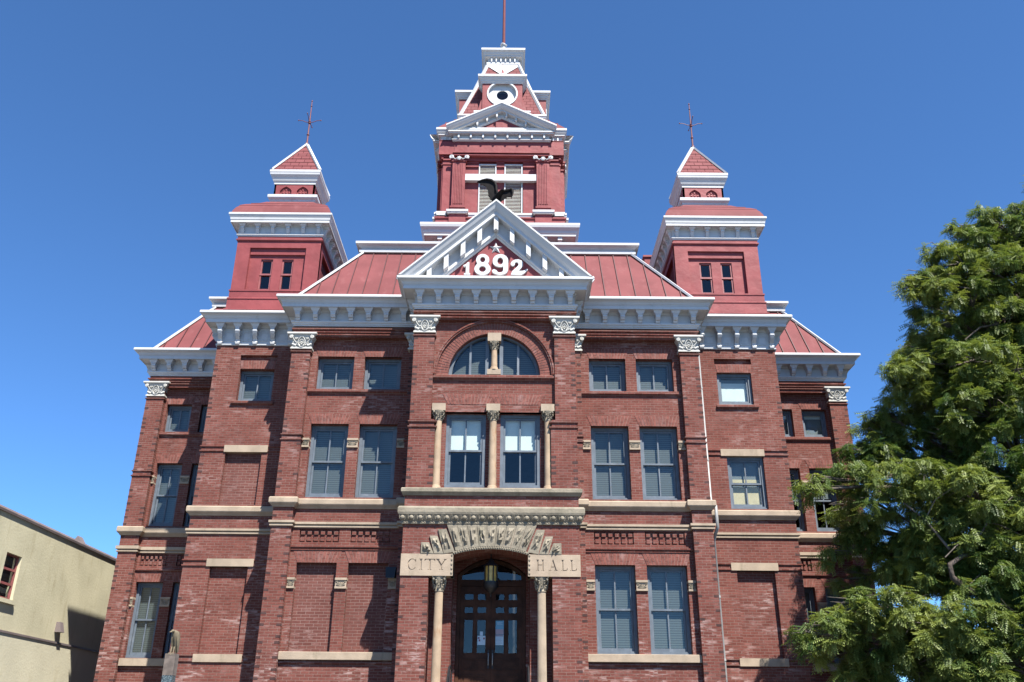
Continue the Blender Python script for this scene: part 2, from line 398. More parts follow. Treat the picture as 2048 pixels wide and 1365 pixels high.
# ---- capitals
def capital_mesh(w_=.56, h=.5, d=.22):
    m = MB(); hw = w_ / 2
    m.box(-hw - .04, hw + .04, -.05, d, 0, .045); m.box(-hw - .02, hw + .02, -.03, d, .045, .07)
    m.frus((-hw, hw, -.012, d), .07, (-hw - .02, hw + .02, -.03, d), h * .55)
    m.frus((-hw - .02, hw + .02, -.03, d), h * .55, (-hw - .11, hw + .11, -.10, d), h * .86)
    m.box(-hw - .135, hw + .135, -.125, d, h * .86, h * .90); m.box(-hw - .155, hw + .155, -.145, d, h * .90, h)
    # palmette in an oval
    cz = h * .42
    m.tube([(.105 * math.cos(a) * (1 - .18 * max(0, math.sin(a))), -.055 - .02 * (math.sin(a) + 1) * .8, cz + .16 * math.sin(a)) for a in np.linspace(0, 2 * math.pi, 25)], .014, 6)
    for a in np.linspace(R(15), R(165), 7):
        L = .055 + .03 * math.sin(a)
        for q in (.45, 1.0): m.ball((math.cos(a) * L * q, -.05 - .03 * q * math.sin(a), cz - .05 + math.sin(a) * L * 1.3 * q), (.013, .015, .024), 0, 6, 4)
    m.ball((0, -.045, cz - .07), (.022, .02, .022), 0, 8, 4)
    for s in (-1, 1):
        pts = []
        for a in np.linspace(0, 4.4 * math.pi, 36):   # corner volute
            r_ = .062 * (1 - a / (4.8 * math.pi)); pts.append((s * (hw + .035 + r_ * math.cos(a + 1.2)), -.115, h * .72 + r_ * math.sin(a + 1.2)))
        m.tube(pts, .014, 6)
        m.tube([(s * (hw - .02), -.09, h * .66), (s * hw * .78, -.075, h * .5), (s * hw * .58, -.06, h * .38), (s * hw * .42, -.055, h * .36)], .016, 6)
        pts = []
        for a in np.linspace(0, 3.2 * math.pi, 22):
            r_ = .045 * (1 - a / (3.8 * math.pi)); pts.append((s * (hw * .58 - r_ * math.cos(a)), -.08, h * .64 + r_ * math.sin(a)))
        m.tube(pts, .011, 6)
        for k in range(6): m.ball((s * (hw * (.25 + .14 * k)), -.035, .11 + .035 * ((k * 7) % 3) / 2), (.035, .028, .04), 0, 7, 4)
    # side returns
    for s in (-1, 1):
        m.tube([(s * (hw + .03 + .0), -.02 + .05 * math.cos(a), h * .7 + .05 * math.sin(a)) for a in np.linspace(0, 2 * math.pi, 13)], .013, 6)
    return m.mesh('capital', CREAM)
CAP = capital_mesh()

# ---- cornices and their brackets
CPROF = [(-.1, 12.94), (.03, 12.94), (.035, 12.975), (.06, 12.985), (.065, 13.02), (.09, 13.03), (.105, 13.06), (.105, 13.09), (.02, 13.095), (.02, 13.38), (.05, 13.39), (.07, 13.43), (.10, 13.455),
         (.335, 13.455), (.335, 13.44), (.35, 13.44), (.35, 13.545), (.365, 13.55), (.365, 13.575), (.38, 13.585), (.40, 13.63), (.44, 13.665), (.49, 13.685), (.49, 13.70), (.52, 13.705), (.52, 13.765), (.50, 13.785), (-.1, 13.83)]
TPROF = [(-.1, 12.79), (.03, 12.79), (.045, 12.81), (.045, 12.84), (.02, 12.85)] + CPROF[9:]
def bracket_mesh(tall=False):
    m = MB()
    m.box(-.145, .145, -.325, .0, 13.425, 13.45)
    m.frus((-.10, .10, -.275, 0), 13.345, (-.14, .14, -.31, 0), 13.425)
    m.box(-.085, .085, -.265, 0, 13.305, 13.345)
    if not tall:
        m.box(-.07, .07, -.25, 0, 13.235, 13.305)
        m.frus((-.068, .068, -.20, 0), 13.165, (-.068, .068, -.242, 0), 13.235)
        m.frus((-.065, .065, -.135, 0), 13.097, (-.065, .065, -.16, 0), 13.16)
    else:
        pr = [(0, 12.80), (.06, 12.80), (.09, 12.83), (.10, 12.88), (.07, 12.93), (.085, 12.98), (.16, 13.05), (.22, 13.12), (.262, 13.20), (.258, 13.305), (0, 13.305)]
        m.slab([[(-o, z) for o, z in pr]], -.062, .062, 0, 'x')
        for s in (-1, 1):
            for q in (0, 1):
                c = ((-.19, 13.2, .07) if q == 0 else (-.07, 12.88, .035)); pts = []
                for a in np.linspace(0, 3.4 * math.pi, 22):
                    r_ = c[2] * (1 - a / (4 * math.pi)); pts.append((s * .066, c[0] + r_ * math.cos(a), c[1] + r_ * math.sin(a)))
                m.tube(pts, .009, 5)
    return m.mesh('bracket', WHITE)
BR = {0: bracket_mesh(), 1: bracket_mesh(True)}
def put_brackets(parent, pts, tall=0, me=None):
    for x, y, a in pts:
        o = link('bracket', me or BR[tall], parent, (x, y, 0)); o.rotation_euler.z = a
def cornice(path, prof=CPROF, mat=WHITE, name='cornice', closed=False):
    return MB().sweep(path, prof, closed).build(name, mat, hall)

# ================================================================ entrance bay
def arc(cx, cz, r, a0, a1, n): return [(cx + r * math.cos(R(a0 + (a1 - a0) * i / n)), cz + r * math.sin(R(a0 + (a1 - a0) * i / n))) for i in range(n + 1)]
def zseg(x): return 5.96 + .15 * (1 - (x / .97) ** 2)      # intrados of the entrance arch
# lower storey: piers, then the wall above with the low arch
m = MB()
for s in (-1, 1):
    a, b = sx(s, 1.57, 2.28); m.box(a, b, YP, YP + 1.0, 0, 5.43)
    headers(m, s * 2.28, s, YP, 2.6, 5.3); headers(m, s * 1.57, -s, YP, 2.6, 5.3)
ar = [(x, zseg(x)) for x in np.linspace(.97, -.97, 15)]
m.slab([[(-2.28, 5.98), (-.97, 5.98)][:1] + [(-2.28, 5.98), (-2.28, 7.72), (2.28, 7.72), (2.28, 5.98), (1.0, 5.98)] + ar + [(-1.0, 5.98)]][0:1], YP + .002, YP + 1.0)
m.build('entrance_wall', [BRICK, DARKBRICK], hall)
# upper storeys
m = MB()
for s in (-1, 1):
    a, b = sx(s, 1.70, 2.275); m.box(a, b, YP, YP + 1.0, 9.6, 13.0)
    a, b = sx(s, 1.575, 2.28); m.box(a, b, YP, YP + 1.0, 7.55, 9.42)
    a, b = sx(s, 1.60, 2.278); m.box(a, b, YP + .004, YP + 1.0, 9.40, 9.62)
    headers(m, s * 2.275, s, YP, 9.7, 12.2); headers(m, s * 1.70, -s, YP, 9.7, 12.2); headers(m, s * 2.28, s, YP, 7.7, 9.4); headers(m, s * 1.575, -s, YP, 7.7, 9.4)
lun = [(-1.29, 10.97)] + arc(0, 10.97, 1.29, 180, 0, 28)
m.slab([rect(-1.71, 1.71, 9.88, 12.7), lun[1:]], YP + .14, YP + .60)
m.box(-1.75, 1.75, YP + .002, YP + .5, 12.62, 13.0)
m.slab([rect(-1.72, 1.72, 7.6, 9.95), hole(-1.29, -.20, 7.79, 9.86), hole(.20, 1.29, 7.79, 9.86)], YP + .30, YP + .80)
m.build('entrance_wall', [BRICK, DARKBRICK], hall)
for s in (-1, 1):
    a, b = sx(s, 1.56, 2.28)
    for z in (9.42, 9.57): ledge([(a, YP + .3), (a, YP), (b, YP), (b, YP + 1.0)], z, .05, .035)
    a, b = sx(s, 1.69, 2.275); ledge([(a, YP + .1), (a, YP), (b, YP), (b, YP + 1.0)], 12.14, .05, .035)
    link('capital', CAP, hall, (s * 1.985, YP, 12.2))
for z in (12.70, 12.79): ledge([(-1.75, YP), (1.75, YP)], z, .05, .05)
ledge([(-2.28, YP + 1.2), (-2.28, YP), (2.28, YP), (2.28, YP + 1.2)], 12.88, .06, .06)
MB().box(-2.28, 2.28, YP + .003, YP + 1.2, 12.8, 13.4).build('frieze', BRICK, hall)
# lunette
m = MB()
for i in range(58):
    a0, a1 = 180 - 180 * i / 58 - .35, 180 - 180 * (i + 1) / 58 + .35
    c = 1.29 + (.215 if i % 2 else .11)
    for r0, r1 in ((1.295, c - .006), (c + .006, 1.615)):
        m.slab([[(r0 * math.cos(R(a0)), 10.97 + r0 * math.sin(R(a0))), (r1 * math.cos(R(a0)), 10.97 + r1 * math.sin(R(a0))), (r1 * math.cos(R(a1)), 10.97 + r1 * math.sin(R(a1))), (r0 * math.cos(R(a1)), 10.97 + r0 * math.sin(R(a1)))]], YP + .125 - random.uniform(0, .003), YP + .17)
m.slab([arc(0, 10.97, 1.62, 0, 180, 40) + arc(0, 10.97, 1.292, 180, 0, 40)], YP + .133, YP + .16, 1)
m.build('brick_arch', [SOLDIER, MORTAR], hall)
m = MB()
for r0, r1, o in ((1.615, 1.655, .085), (1.657, 1.70, .11)): m.slab([arc(0, 10.97, r1, 0, 180, 48) + arc(0, 10.97, r0, 180, 0, 48)], YP + .14 - o, YP + .17)
m.build('arch_moulding', BRICK, hall)
stone_sill(-1.70, 1.70, 10.80, 10.955, YP + .14, .09, mat=BRICK, name='brick_sill')
f = MB(); g = MB(); b = MB(); yl = YP + .30
f.slab([[(-1.29, 10.97)] + arc(0, 10.97, 1.288, 180, 0, 36)[1:-1] + [(1.29, 10.97)], [(-1.19, 11.05)] + arc(0, 11.02, 1.19, 178, 2, 36) + [(1.19, 11.05)]], yl, yl + .12)
for s in (-1, 1):
    a, b_ = sx(s, .15, .25); f.box(a, b_, yl - .01, yl + .11, 10.99, 12.21)
    f.box(s * .68 - .03, s * .68 + .03, yl + .04, yl + .09, 11.0, 12.02)
g.slab([[(-1.2, 11.0)] + arc(0, 10.99, 1.21, 176, 4, 30) + [(1.2, 11.0)]], yl + .06, yl + .065)
b.slab([[(-1.2, 11.0)] + arc(0, 10.99, 1.2, 176, 4, 30) + [(1.2, 11.0)]], yl + .22, yl + .224)
lw = f.build('lunette_window', FRAME, hall); g.build('pane', GLASS, lw); b.build('blind', BLIND, lw)
# little column in the lunette
def leaf_cap(m, cx, cy, z0, z1, r0, r1, mi=0):
    m.lathe(cx, cy, [(r0 * 1.12, z0), (r0 * 1.12, z0 + .02), (r0, z0 + .03), (r0 * 1.05, z0 + (z1 - z0) * .5), (r1, z1 - .03), (r1, z1)], 16, mi)
    for ring, (q, n, sz) in enumerate(((.28, 8, .5), (.58, 8, .55), (.82, 4, .7))):
        for k in range(n):
            a = 2 * math.pi * (k + .5 * ring) / n + (math.pi / 4 if n == 4 else 0); rr = r0 * 1.08 + (r1 - r0) * q * (1.1 if n == 8 else 1.35)
            zz = z0 + (z1 - z0) * q
            m.ball((cx + rr * math.cos(a), cy + rr * math.sin(a), zz), (r0 * .3 * sz * 1.6, r0 * .3 * sz * 1.6, (z1 - z0) * .16), mi, 6, 4)
            m.ball((cx + rr * 1.16 * math.cos(a), cy + rr * 1.16 * math.sin(a), zz + (z1 - z0) * .12), (r0 * .22, r0 * .22, (z1 - z0) * .06), mi, 6, 4)
def column(x, y, z0, z1, r, caph, flute=0, ped=.0, mat=STONE_R, label=None):
    m = MB(); n = 48 if flute else 20
    m.lathe(x, y, [(r * 1.5, z0), (r * 1.5, z0 + .03), (r * 1.25, z0 + .05), (r * 1.32, z0 + .07), (r * 1.1, z0 + .10)], 20)
    m.lathe(x, y, [(r * 1.06, z0 + .10), (r * 1.0, z0 + .4), (r * .9, z1 - caph)], n, 0, flute)
    o = m.build('column', mat, hall, label=label); c = MB(); leaf_cap(c, x, y, z1 - caph, z1, r * .9, r * 1.55)
    c.build('capital', STONE_G, o); return o
MB().box(-.19, .19, YP + .06, YP + .29, 12.0, 12.25).build('stone_block', STONE, hall); MB().box(-.19, .19, YP + .06, YP + .29, 10.975, 11.13).build('stone_block', STONE, hall)
column(0, YP + .17, 11.13, 12.0, .085, .25)
# second-floor pair behind three columns
for a, b in ((-1.68, -1.31), (-.19, .19), (1.31, 1.68)): MB().box(a, b, YP + .03, YP + .31, 9.89, 10.09).build('stone_block', STONE, hall)
for a, b in ((-1.312, -.188), (.188, 1.312)): MB().box(a, b, YP + .15, YP + .31, 9.88, 10.06).build('lintel', STONE_G, hall)
for x in (-1.5, 0, 1.5): column(x, YP + .145, 7.70, 9.89, .105, .27)
for a, b in ((-1.29, -.20), (.20, 1.29)): window(a, b, 7.79, 9.86, YP + .33, 'double', 'half', cut=.50)
flat_arch(-1.26, -.06, 10.10, 10.40, YP + .14); flat_arch(.06, 1.26, 10.10, 10.40, YP + .14)
stone_sill(-2.28, 2.28, 7.50, 7.69, YP, .10, mat=STONE_G)
MB().box(-1.6, 1.6, YP + .1, YP + .56, 7.5, 7.71).build('sill', STONE, hall)
# egg-and-dart cornice over the doorway
m = MB(); m.sweep([(-2.28, YP + 1.2), (-2.28, YP), (2.28, YP), (2.28, YP + 1.2)], [(-.1, 6.74), (.05, 6.74), (.06, 6.77), (.04, 6.80), (.06, 6.83), (.10, 6.90), (.11, 6.965), (.13, 6.97), (.135, 6.98), (.15, 7.03), (.15, 7.14), (.12, 7.19), (-.1, 7.205)])
m.build('door_cornice', STONE_G, hall)
m = MB()
for i in range(21):
    x = -2.3 + 4.6 * i / 20
    m.ball((x, YP - .09, 6.90), (.062, .05, .065), 0, 10, 6)
    m.tube([(x - .085, YP - .12, 6.965), (x - .08, YP - .09, 6.88), (x - .045, YP - .075, 6.83)], .012, 6); m.tube([(x + .085, YP - .12, 6.965), (x + .08, YP - .09, 6.88), (x + .045, YP - .075, 6.83)], .012, 6)
    if i < 20: m.tube([(x + .115, YP - .125, 6.965), (x + .115, YP - .08, 6.84)], [.017, .006], 6)
for i in range(60):
    x = -2.26 + 4.52 * i / 59; m.ball((x, YP - .05, 6.785), (.025, .02, .016), 0, 6, 4)
m.build('egg_and_dart_moulding', STONE_G, hall)

# rock-faced arch stones
def rockstone(m, q, y, out, seed):
    """q: four corners bl, br, tr, tl in (x,z)"""
    rnd = random.Random(seed); n = 7; k = []
    for j in range(n + 1):
        for i in range(n + 1):
            u, v = i / n, j / n
            x = (q[0][0] * (1 - u) + q[1][0] * u) * (1 - v) + (q[3][0] * (1 - u) + q[2][0] * u) * v
            z = (q[0][1] * (1 - u) + q[1][1] * u) * (1 - v) + (q[3][1] * (1 - u) + q[2][1] * u) * v
            e = min(i, n - i, j, n - j)
            d = out if e == 0 else (out + .004 if e == 1 else out + .035 + rnd.uniform(-.028, .05))
            k.append((x, y - d, z))
    W_ = n + 1
    m.add(k, [(j * W_ + i, j * W_ + i + 1, (j + 1) * W_ + i + 1, (j + 1) * W_ + i) for j in range(n) for i in range(n)])
    b = [(p[0], y - out, p[1]) for p in q] + [(p[0], y + .1, p[1]) for p in q]
    m.add(b, [(0, 1, 5, 4), (1, 2, 6, 5), (2, 3, 7, 6), (3, 0, 4, 7)])
m = MB(); g = .004
for i in range(9):
    b0, b1 = -.90 + 1.8 * i / 9, -.90 + 1.8 * (i + 1) / 9; t0, t1 = -1.15 + 2.34 * i / 9, -1.15 + 2.34 * (i + 1) / 9
    rockstone(m, [(b0 + g, zseg(b0) + .07), (b1 - g, zseg(b1) + .07), (t1 - g, 6.735), (t0 + g, 6.735)], YP, .04, i)
for s in (-1, 1):
    for k, q in enumerate(([(-1.20, 5.985), (-.92, 6.03), (-1.155, 6.61), (-1.37, 6.61)], [(-1.45, 5.985), (-1.21, 5.985), (-1.38, 6.44), (-1.58, 6.44)], [(-1.79, 5.985), (-1.46, 5.985), (-1.59, 6.27), (-1.79, 6.27)])):
        q = q if s < 0 else [(-a + .02, b) for a, b in (q[1], q[0], q[3], q[2])]
        rockstone(m, q, YP, .04, 40 + k + 10 * s)
m.build('stone_arch', STONE_G, hall)
m = MB(); pts = []
xs = np.linspace(-.97, .97, 40)
m.slab([[(x, zseg(x)) for x in xs] + [(x, zseg(x) + .075) for x in xs[::-1]]], YP - .03, YP + .45)
for s in (-1, 1):
    a, b = sx(s, .955, 1.02); m.box(a, b, YP - .025, YP + .45, 5.43, 5.985)
for x in np.linspace(-.95, .95, 33): m.ball((x, YP - .035, zseg(x) + .037), (.024, .022, .026), 0, 7, 4)
for s in (-1, 1):
    for z in np.linspace(5.5, 5.95, 5): m.ball((s * .99, YP - .03, z), (.026, .022, .04), 0, 7, 4)
m.build('bead_moulding', STONE_G, hall)

# inscribed blocks: the letters are cut 25 mm deep
def bar(p, a, b, w_):  # helper for slanted strokes
    pass
def L_I(x, h, w_=.16): s = w_ * .34; return [[(x, 0), (x + w_, 0), (x + w_, .05), (x + w_ / 2 + s / 2, .09), (x + w_ / 2 + s / 2, .91), (x + w_, .95), (x + w_, 1), (x, 1), (x, .95), (x + w_ / 2 - s / 2, .91), (x + w_ / 2 - s / 2, .09), (x, .05)]]
GL = {
 'I': ([(0, 0), (.30, 0), (.30, .04), (.215, .07), (.215, .93), (.30, .96), (.30, 1), (0, 1), (0, .96), (.085, .93), (.085, .07), (0, .04)], .30),
 'T': ([(.30, 0), (.62, 0), (.62, .04), (.525, .07), (.525, .93), (.80, .93), (.88, .80), (.92, .80), (.90, 1), (.02, 1), (0, .80), (.04, .80), (.12, .93), (.395, .93), (.395, .07), (.30, .04)], .92),
 'Y': ([(.34, 0), (.66, 0), (.66, .04), (.565, .07), (.565, .44), (.86, .93), (.96, .96), (.96, 1), (.68, 1), (.68, .96), (.77, .93), (.52, .52), (.27, .93), (.36, .96), (.36, 1), (0, 1), (0, .96), (.10, .93), (.435, .44), (.435, .07), (.34, .04)], .96),
 'L': ([(0, 0), (.66, 0), (.72, .24), (.68, .24), (.58, .07), (.225, .07), (.225, .93), (.32, .96), (.32, 1), (0, 1), (0, .96), (.095, .93), (.095, .07), (0, .04)], .72),
 'H': ([(0, 0), (.32, 0), (.32, .04), (.225, .07), (.225, .48), (.675, .48), (.675, .07), (.58, .04), (.58, 0), (.90, 0), (.90, .04), (.805, .07), (.805, .93), (.90, .96), (.90, 1), (.58, 1), (.58, .96), (.675, .93), (.675, .55), (.225, .55), (.225, .93), (.32, .96), (.32, 1), (0, 1), (0, .96), (.095, .93), (.095, .07), (0, .04)], .90),
 'A': ([(0, 0), (.28, 0), (.28, .04), (.19, .07), (.26, .30), (.62, .30), (.70, .07), (.61, .04), (.61, 0), (.96, 0), (.96, .04), (.85, .07), (.50, 1.02), (.44, 1.02), (.12, .07), (0, .04)], .96),
}
def glyph_C():
    o = [(.52 + .50 * math.cos(R(a)), .5 + .51 * math.sin(R(a))) for a in np.linspace(38, 322, 24)]
    i = [(.56 + .40 * math.cos(R(a)), .5 + .45 * math.sin(R(a))) for a in np.linspace(318, 42, 24)]
    return [(.97, .98), (.90, .98), (.90, .84)] + o[1:-1] + [(.93, .16), (.97, .20)] + i + [(.93, .72), (.97, .72)]
GL['C'] = (glyph_C(), .97)
def inscribed(x0, x1, word):
    m = MB(); y = YP - .03; z0 = 5.575; h = .275
    loops = [rect(x0, x1, 5.43, 5.98)]
    for ch, px, wd in word:
        p, gw = GL[ch]; k = wd / gw
        q = [(px + a * k, z0 + b * h) for a, b in p]; loops.append(q[::-1])
        if ch == 'A':
            m.slab([[(px + a * k, z0 + b * h) for a, b in [(.285, .37), (.60, .37), (.43, .83)]]], y, y + .03)
    m.slab(loops, y, y + .027); m.box(x0, x1, y + .026, YP + .35, 5.43, 5.98)
    return m.build('inscribed_block', STONE, hall)
inscribed(-2.29, -.955, [('C', -2.115, .215), ('I', -1.815, .085), ('T', -1.685, .275), ('Y', -1.40, .285)])
inscribed(.955, 2.29, [('H', 1.165, .20), ('A', 1.48, .225), ('L', 1.80, .16), ('L', 2.025, .17)])
# vestibule
m = MB()
for s in (-1, 1):
    a, b = sx(s, 1.02, 1.57); m.box(a, b, YP + .9, YP + 1.6, 0, 6.7); a, b = sx(s, 1.55, 2.2); m.box(a, b, YP + .99, YP + 1.7, 0, 7.0)
m.slab([rect(-1.6, 1.6, 0, 7.0), hole(-.93, .93, 2.3, 5.75) [:2] + [(x, 5.75 + .42 * (1 - (x / .93) ** 2)) for x in np.linspace(-.93, .93, 13)][1:-1] + hole(-.93, .93, 2.3, 5.75)[2:]], YP + 1.58, YP + 1.9)
m.build('vestibule_wall', BRICK, hall)
MB().box(-1.6, 1.6, YP + .98, YP + 1.6, 6.66, 6.75).build('vestibule_ceiling', WOOD, hall)
MB().box(-1.6, 1.6, YP + .0, YP + 1.7, 2.1, 2.3).build('porch_floor', STONE_G, hall)
for s in (-1, 1):
    column(s * 1.30, YP + .16, 2.55, 5.43, .115, .36, .07 if s > 0 else .05, mat=STONE if s > 0 else STONE_R, label='rust-streaked stone column' if s < 0 else None)
    MB().box(s * 1.3 - .2, s * 1.3 + .2, YP - .04, YP + .36, 2.3, 2.55).build('column_plinth', STONE_G, hall)
# doors: transom over two leaves
m = MB(); yd = YP + 1.62
top = lambda x, k: 5.72 + k * (1 - (x / .92) ** 2)
xs = np.linspace(-.92, .92, 15)
m.slab([[(-.92, 2.3), (-.92, 5.72)] + [(x, top(x, .42)) for x in xs[1:-1]] + [(.92, 5.72), (.92, 2.3)], [(-.83, 2.3001), (.83, 2.3001), (.83, 5.44), (-.83, 5.44)], [(-.80, 5.60), (.80, 5.60), (.80, 5.72)] + [(x * .87, top(x, .32)) for x in xs[::-1][1:-1]] + [(-.80, 5.72)]], yd, yd + .12)
tr = m.build('door_frame', WOOD, hall)
MB().slab([[(-.82, 5.58), (.82, 5.58), (.82, 5.72)] + [(x * .88, top(x, .34)) for x in xs[::-1][1:-1]] + [(-.82, 5.72)]], yd + .05, yd + .056).build('pane', GLASS, tr)
for s in (-1, 1):
    a, b = sx(s, .004, .825); d = MB(); holes = []; panes = MB(); pan = MB()
    for k in (0, 1):
        p0 = a + .10 + k * .345; p1 = p0 + .26
        for z0, z1 in ((5.06, 5.25), (4.72, 4.91), (3.71, 4.58)):
            holes.append(hole(p0, p1, z0, z1)); panes.box(p0 - .01, p1 + .01, yd + .05, yd + .056, z0 - .01, z1 + .01)
            pan.slab([rect(p0, p1, z0, z1), hole(p0 + .018, p1 - .018, z0 + .018, z1 - .018)], yd + .02, yd + .045)
        for z0, z1 in ((3.30, 3.58), (2.80, 3.18), (2.42, 2.70)):
            d.slab([rect(p0 - .02, p1 + .02, z0, z1), hole(p0, p1, z0 + .02, z1 - .02)], yd + .015, yd + .035); d.box(p0 + .05, p1 - .05, yd + .018, yd + .035, z0 + .06, z1 - .06)
    d.slab([rect(a, b, 2.31, 5.43)] + holes, yd + .03, yd + .08)
    for q in range(len(pan.f)): pass
    d.add(pan.v, pan.f)
    o = d.build('door', WOOD, hall); panes.build('pane', GLASS, o)
    hx = s * .055
    MB().box(hx - .022, hx + .022, yd - .01, yd + .03, 3.34, 3.80).tube([(hx, yd + .02, 3.42), (hx, yd - .05, 3.44), (hx, yd - .05, 3.70), (hx, yd + .02, 3.72)], .012, 8, 1).build('handle', [IRON, PIPE], o)
    nb = MB(); yn = yd + .062
    if s < 0:
        p0 = a + .445; nb.box(p0 + .03, p0 + .24, yn, yn + .003, 3.93, 4.16, 0); nb.box(p0 + .09, p0 + .17, yn, yn + .003, 4.165, 4.27, 0)
        for q, (u, v) in enumerate(((.04, 4.08), (.06, 4.02), (.18, 4.07))): nb.box(p0 + u, p0 + u + .045, yn - .003, yn - .001, v, v + .05, 3)
    else:
        p0 = a + .10; nb.box(p0 + .015, p0 + .235, yn, yn + .003, 4.33, 4.54, 1); nb.box(p0 + .015, p0 + .235, yn, yn + .003, 4.20, 4.33, 2); nb.box(p0 + .01, p0 + .235, yn, yn + .003, 3.93, 4.185, 0)
        nb.box(p0 + .02, p0 + .22, yn - .003, yn - .001, 4.15, 4.175, 3)
        for q in range(5): nb.box(p0 + .03, p0 + .20 - .02 * (q % 2), yn - .003, yn - .001, 3.97 + .034 * q, 3.98 + .034 * q, 4)
        for q in range(3): nb.box(p0 + .06, p0 + .20 - .02 * (q % 2), yn - .003, yn - .001, 4.45 + .025 * q, 4.456 + .025 * q, 0)
    nb.build('notice', [PAPERS['white_paper'], PAPERS['teal_paper'], PAPERS['pink_paper'], PAPERS['red_ink'], PAPERS['grey_ink']], o)
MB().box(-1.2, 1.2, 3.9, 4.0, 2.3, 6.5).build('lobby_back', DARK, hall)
# steps and cheek walls in front
m = MB()
for k in range(13): m.box(-1.9, 1.9, -.05 - .31 * (k + 1) - (.0), .0 - .31 * k, 0 if k else 0, 2.3 - .177 * (k) - .0)
for s in (-1, 1):
    a, b = sx(s, 1.91, 2.35); m.box(a, b, -4.2, -.012, 0, 2.0)
m.build('steps', STONE_G, hall)

# ================================================================ front cornice, gable
pc = cornice([(-2.28, YP + 1.3), (-2.28, YP), (2.28, YP), (2.28, YP + 1.3)])
put_brackets(pc, [(-2.16 + .54 * i, YP, 0) for i in range(9)] + [(-2.28, YP + .5, -math.pi / 2), (2.28, YP + .5, math.pi / 2), (-2.28, YP + .95, -math.pi / 2), (2.28, YP + .95, math.pi / 2)])
GZ, GH = 16.38, 2.80; SL = (GZ - 13.78) / GH
m = MB(); gprof = [(-.3, .02), (.49, -.02), (.52, .0), (.52, .06), (.49, .075), (.47, .12), (.42, .22), (.375, .27), (.36, .30), (.34, .32), (.34, .43), (.32, .45), (.06, .45), (.05, .50), (.045, .85), (.10, .86), (.11, .90), (.11, .95), (.06, .97), (.06, 1.02), (.03, 1.05), (-.3, 1.05)]
for s in (-1, 1):
    a = [(0, YP - o, GZ - d) for o, d in gprof]
    e = []
    for o, d in gprof:
        xx = max(0.0, (GZ - d - 13.80) / SL); e.append((s * xx, YP - o, 13.80))
    k = len(gprof); m.add(a + e, [(i, (i + 1) % k, k + (i + 1) % k, k + i) for i in range(k)] + [tuple(range(k, 2 * k))])
gable = m.build('gable', WHITE, hall)
x1 = (GZ - 1.0 - 13.8) / SL
MB().slab([[(-x1, 13.78), (x1, 13.78), (0, GZ - 1.0)]], YP, YP + .3).build('tympanum', REDP, gable)
m = MB()
for s in (-1, 1):
    m.add([(0, -.45, GZ + .01), (s * 2.72, -.45, 13.82), (s * 2.72, 2.4, 13.82), (0, 2.4, GZ + .01), (0, -.45, GZ - .05), (s * 2.72, -.45, 13.76), (s * 2.72, 2.4, 13.76), (0, 2.4, GZ - .05)],
          [(0, 1, 2, 3), (4, 5, 6, 7), (0, 1, 5, 4), (1, 2, 6, 5), (2, 3, 7, 6)])
m.build('gable_roof', REDR, gable)
def rakeblock(x, w_=.13):
    m = MB(); z = lambda u, d: GZ - SL * abs(u) - d
    x0, x1 = x - w_ / 2, x + w_ / 2
    pts = [(x0, z(x0, .88)), (x1, z(x1, .88)), (x1, z(x1, .44)), (x0, z(x0, .44))] if abs(x) > .01 else [(x0, z(x0, .88)), (0, z(0, .88)), (x1, z(x1, .88)), (x1, z(x1, .44)), (0, z(0, .44)), (x0, z(x0, .44))]
    return m.slab([pts], YP - .29, YP - .02).build('raking_block', WHITE, gable)
for i in range(-4, 5): rakeblock(i * .48)
for s in (-1, 1):   # end scrolls
    m = MB(); m.slab([[(s * 2.3, 13.85), (s * 2.78, 13.85), (s * 2.92, 14.05), (s * 2.88, 14.16), (s * 2.80, 14.08), (s * 2.62, 14.12)]], YP + .15, YP + .22)
    pts = [(s * (2.86 + .045 * (1 - a / 14) * math.cos(a)), YP + .14, 14.09 + .045 * (1 - a / 14) * math.sin(a)) for a in np.linspace(0, 10, 20)]
    m.tube(pts, .014, 6); m.build('acroterion', WHITE, gable)
# star
m = MB(); pt = []
for k in range(10):
    a = R(90 + 36 * k); r_ = .20 if k % 2 == 0 else .078; pt.append((r_ * math.cos(a), 14.98 + r_ * math.sin(a)))
m.add([(0, YP - .075, 14.98)] + [(u, YP - .012, v) for u, v in pt], [(0, 1 + k, 1 + (k + 1) % 10) for k in range(10)]); m.slab([pt], YP - .012, YP + .05)
m.build('star', WHITE, gable)
# the date
def ell(cx, cz, rx, rz, a0=0, a1=360, n=28): return [(cx + rx * math.cos(R(a0 + (a1 - a0) * i / n)), cz + rz * math.sin(R(a0 + (a1 - a0) * i / n))) for i in range(n + 1)]
def numeral(loops, x, z, k):
    MB().slab([[(x + u * k, z + v * k) for u, v in l] for l in loops], YP - .075, YP + .03).build('numeral', WHITE, gable)
one = [[(.06, 0), (.50, 0), (.50, .10), (.42, .12), (.42, 1), (.30, 1), (.18, .84), (0, .76), (0, .66), (.10, .64), (.18, .68), (.18, .12), (.06, .10)]]
up8 = ell(.34, .72, .275, .28, -38, 218); lo8 = ell(.34, .29, .34, .29, 140, 400)
eight = [up8 + lo8[1:-1], ell(.34, .735, .11, .135, 360, 0, 18)[:-1], ell(.34, .285, .145, .145, 360, 0, 18)[:-1]]
nine = [ell(.33, .68, .33, .32, 0, 180, 16) + ell(.33, .62, .33, .24, 180, 286, 12)[1:] + [(.45, .42), (.45, .24)] + ell(.30, .20, .14, .09, 0, -120, 8)[1:] + [(.17, .21), (.06, .27), (-.02, .22), (.0, .10)] + ell(.31, .20, .33, .20, 205, 350, 12)[1:] + [(.66, .25)], ell(.32, .665, .125, .175, 360, 0, 18)[:-1]]
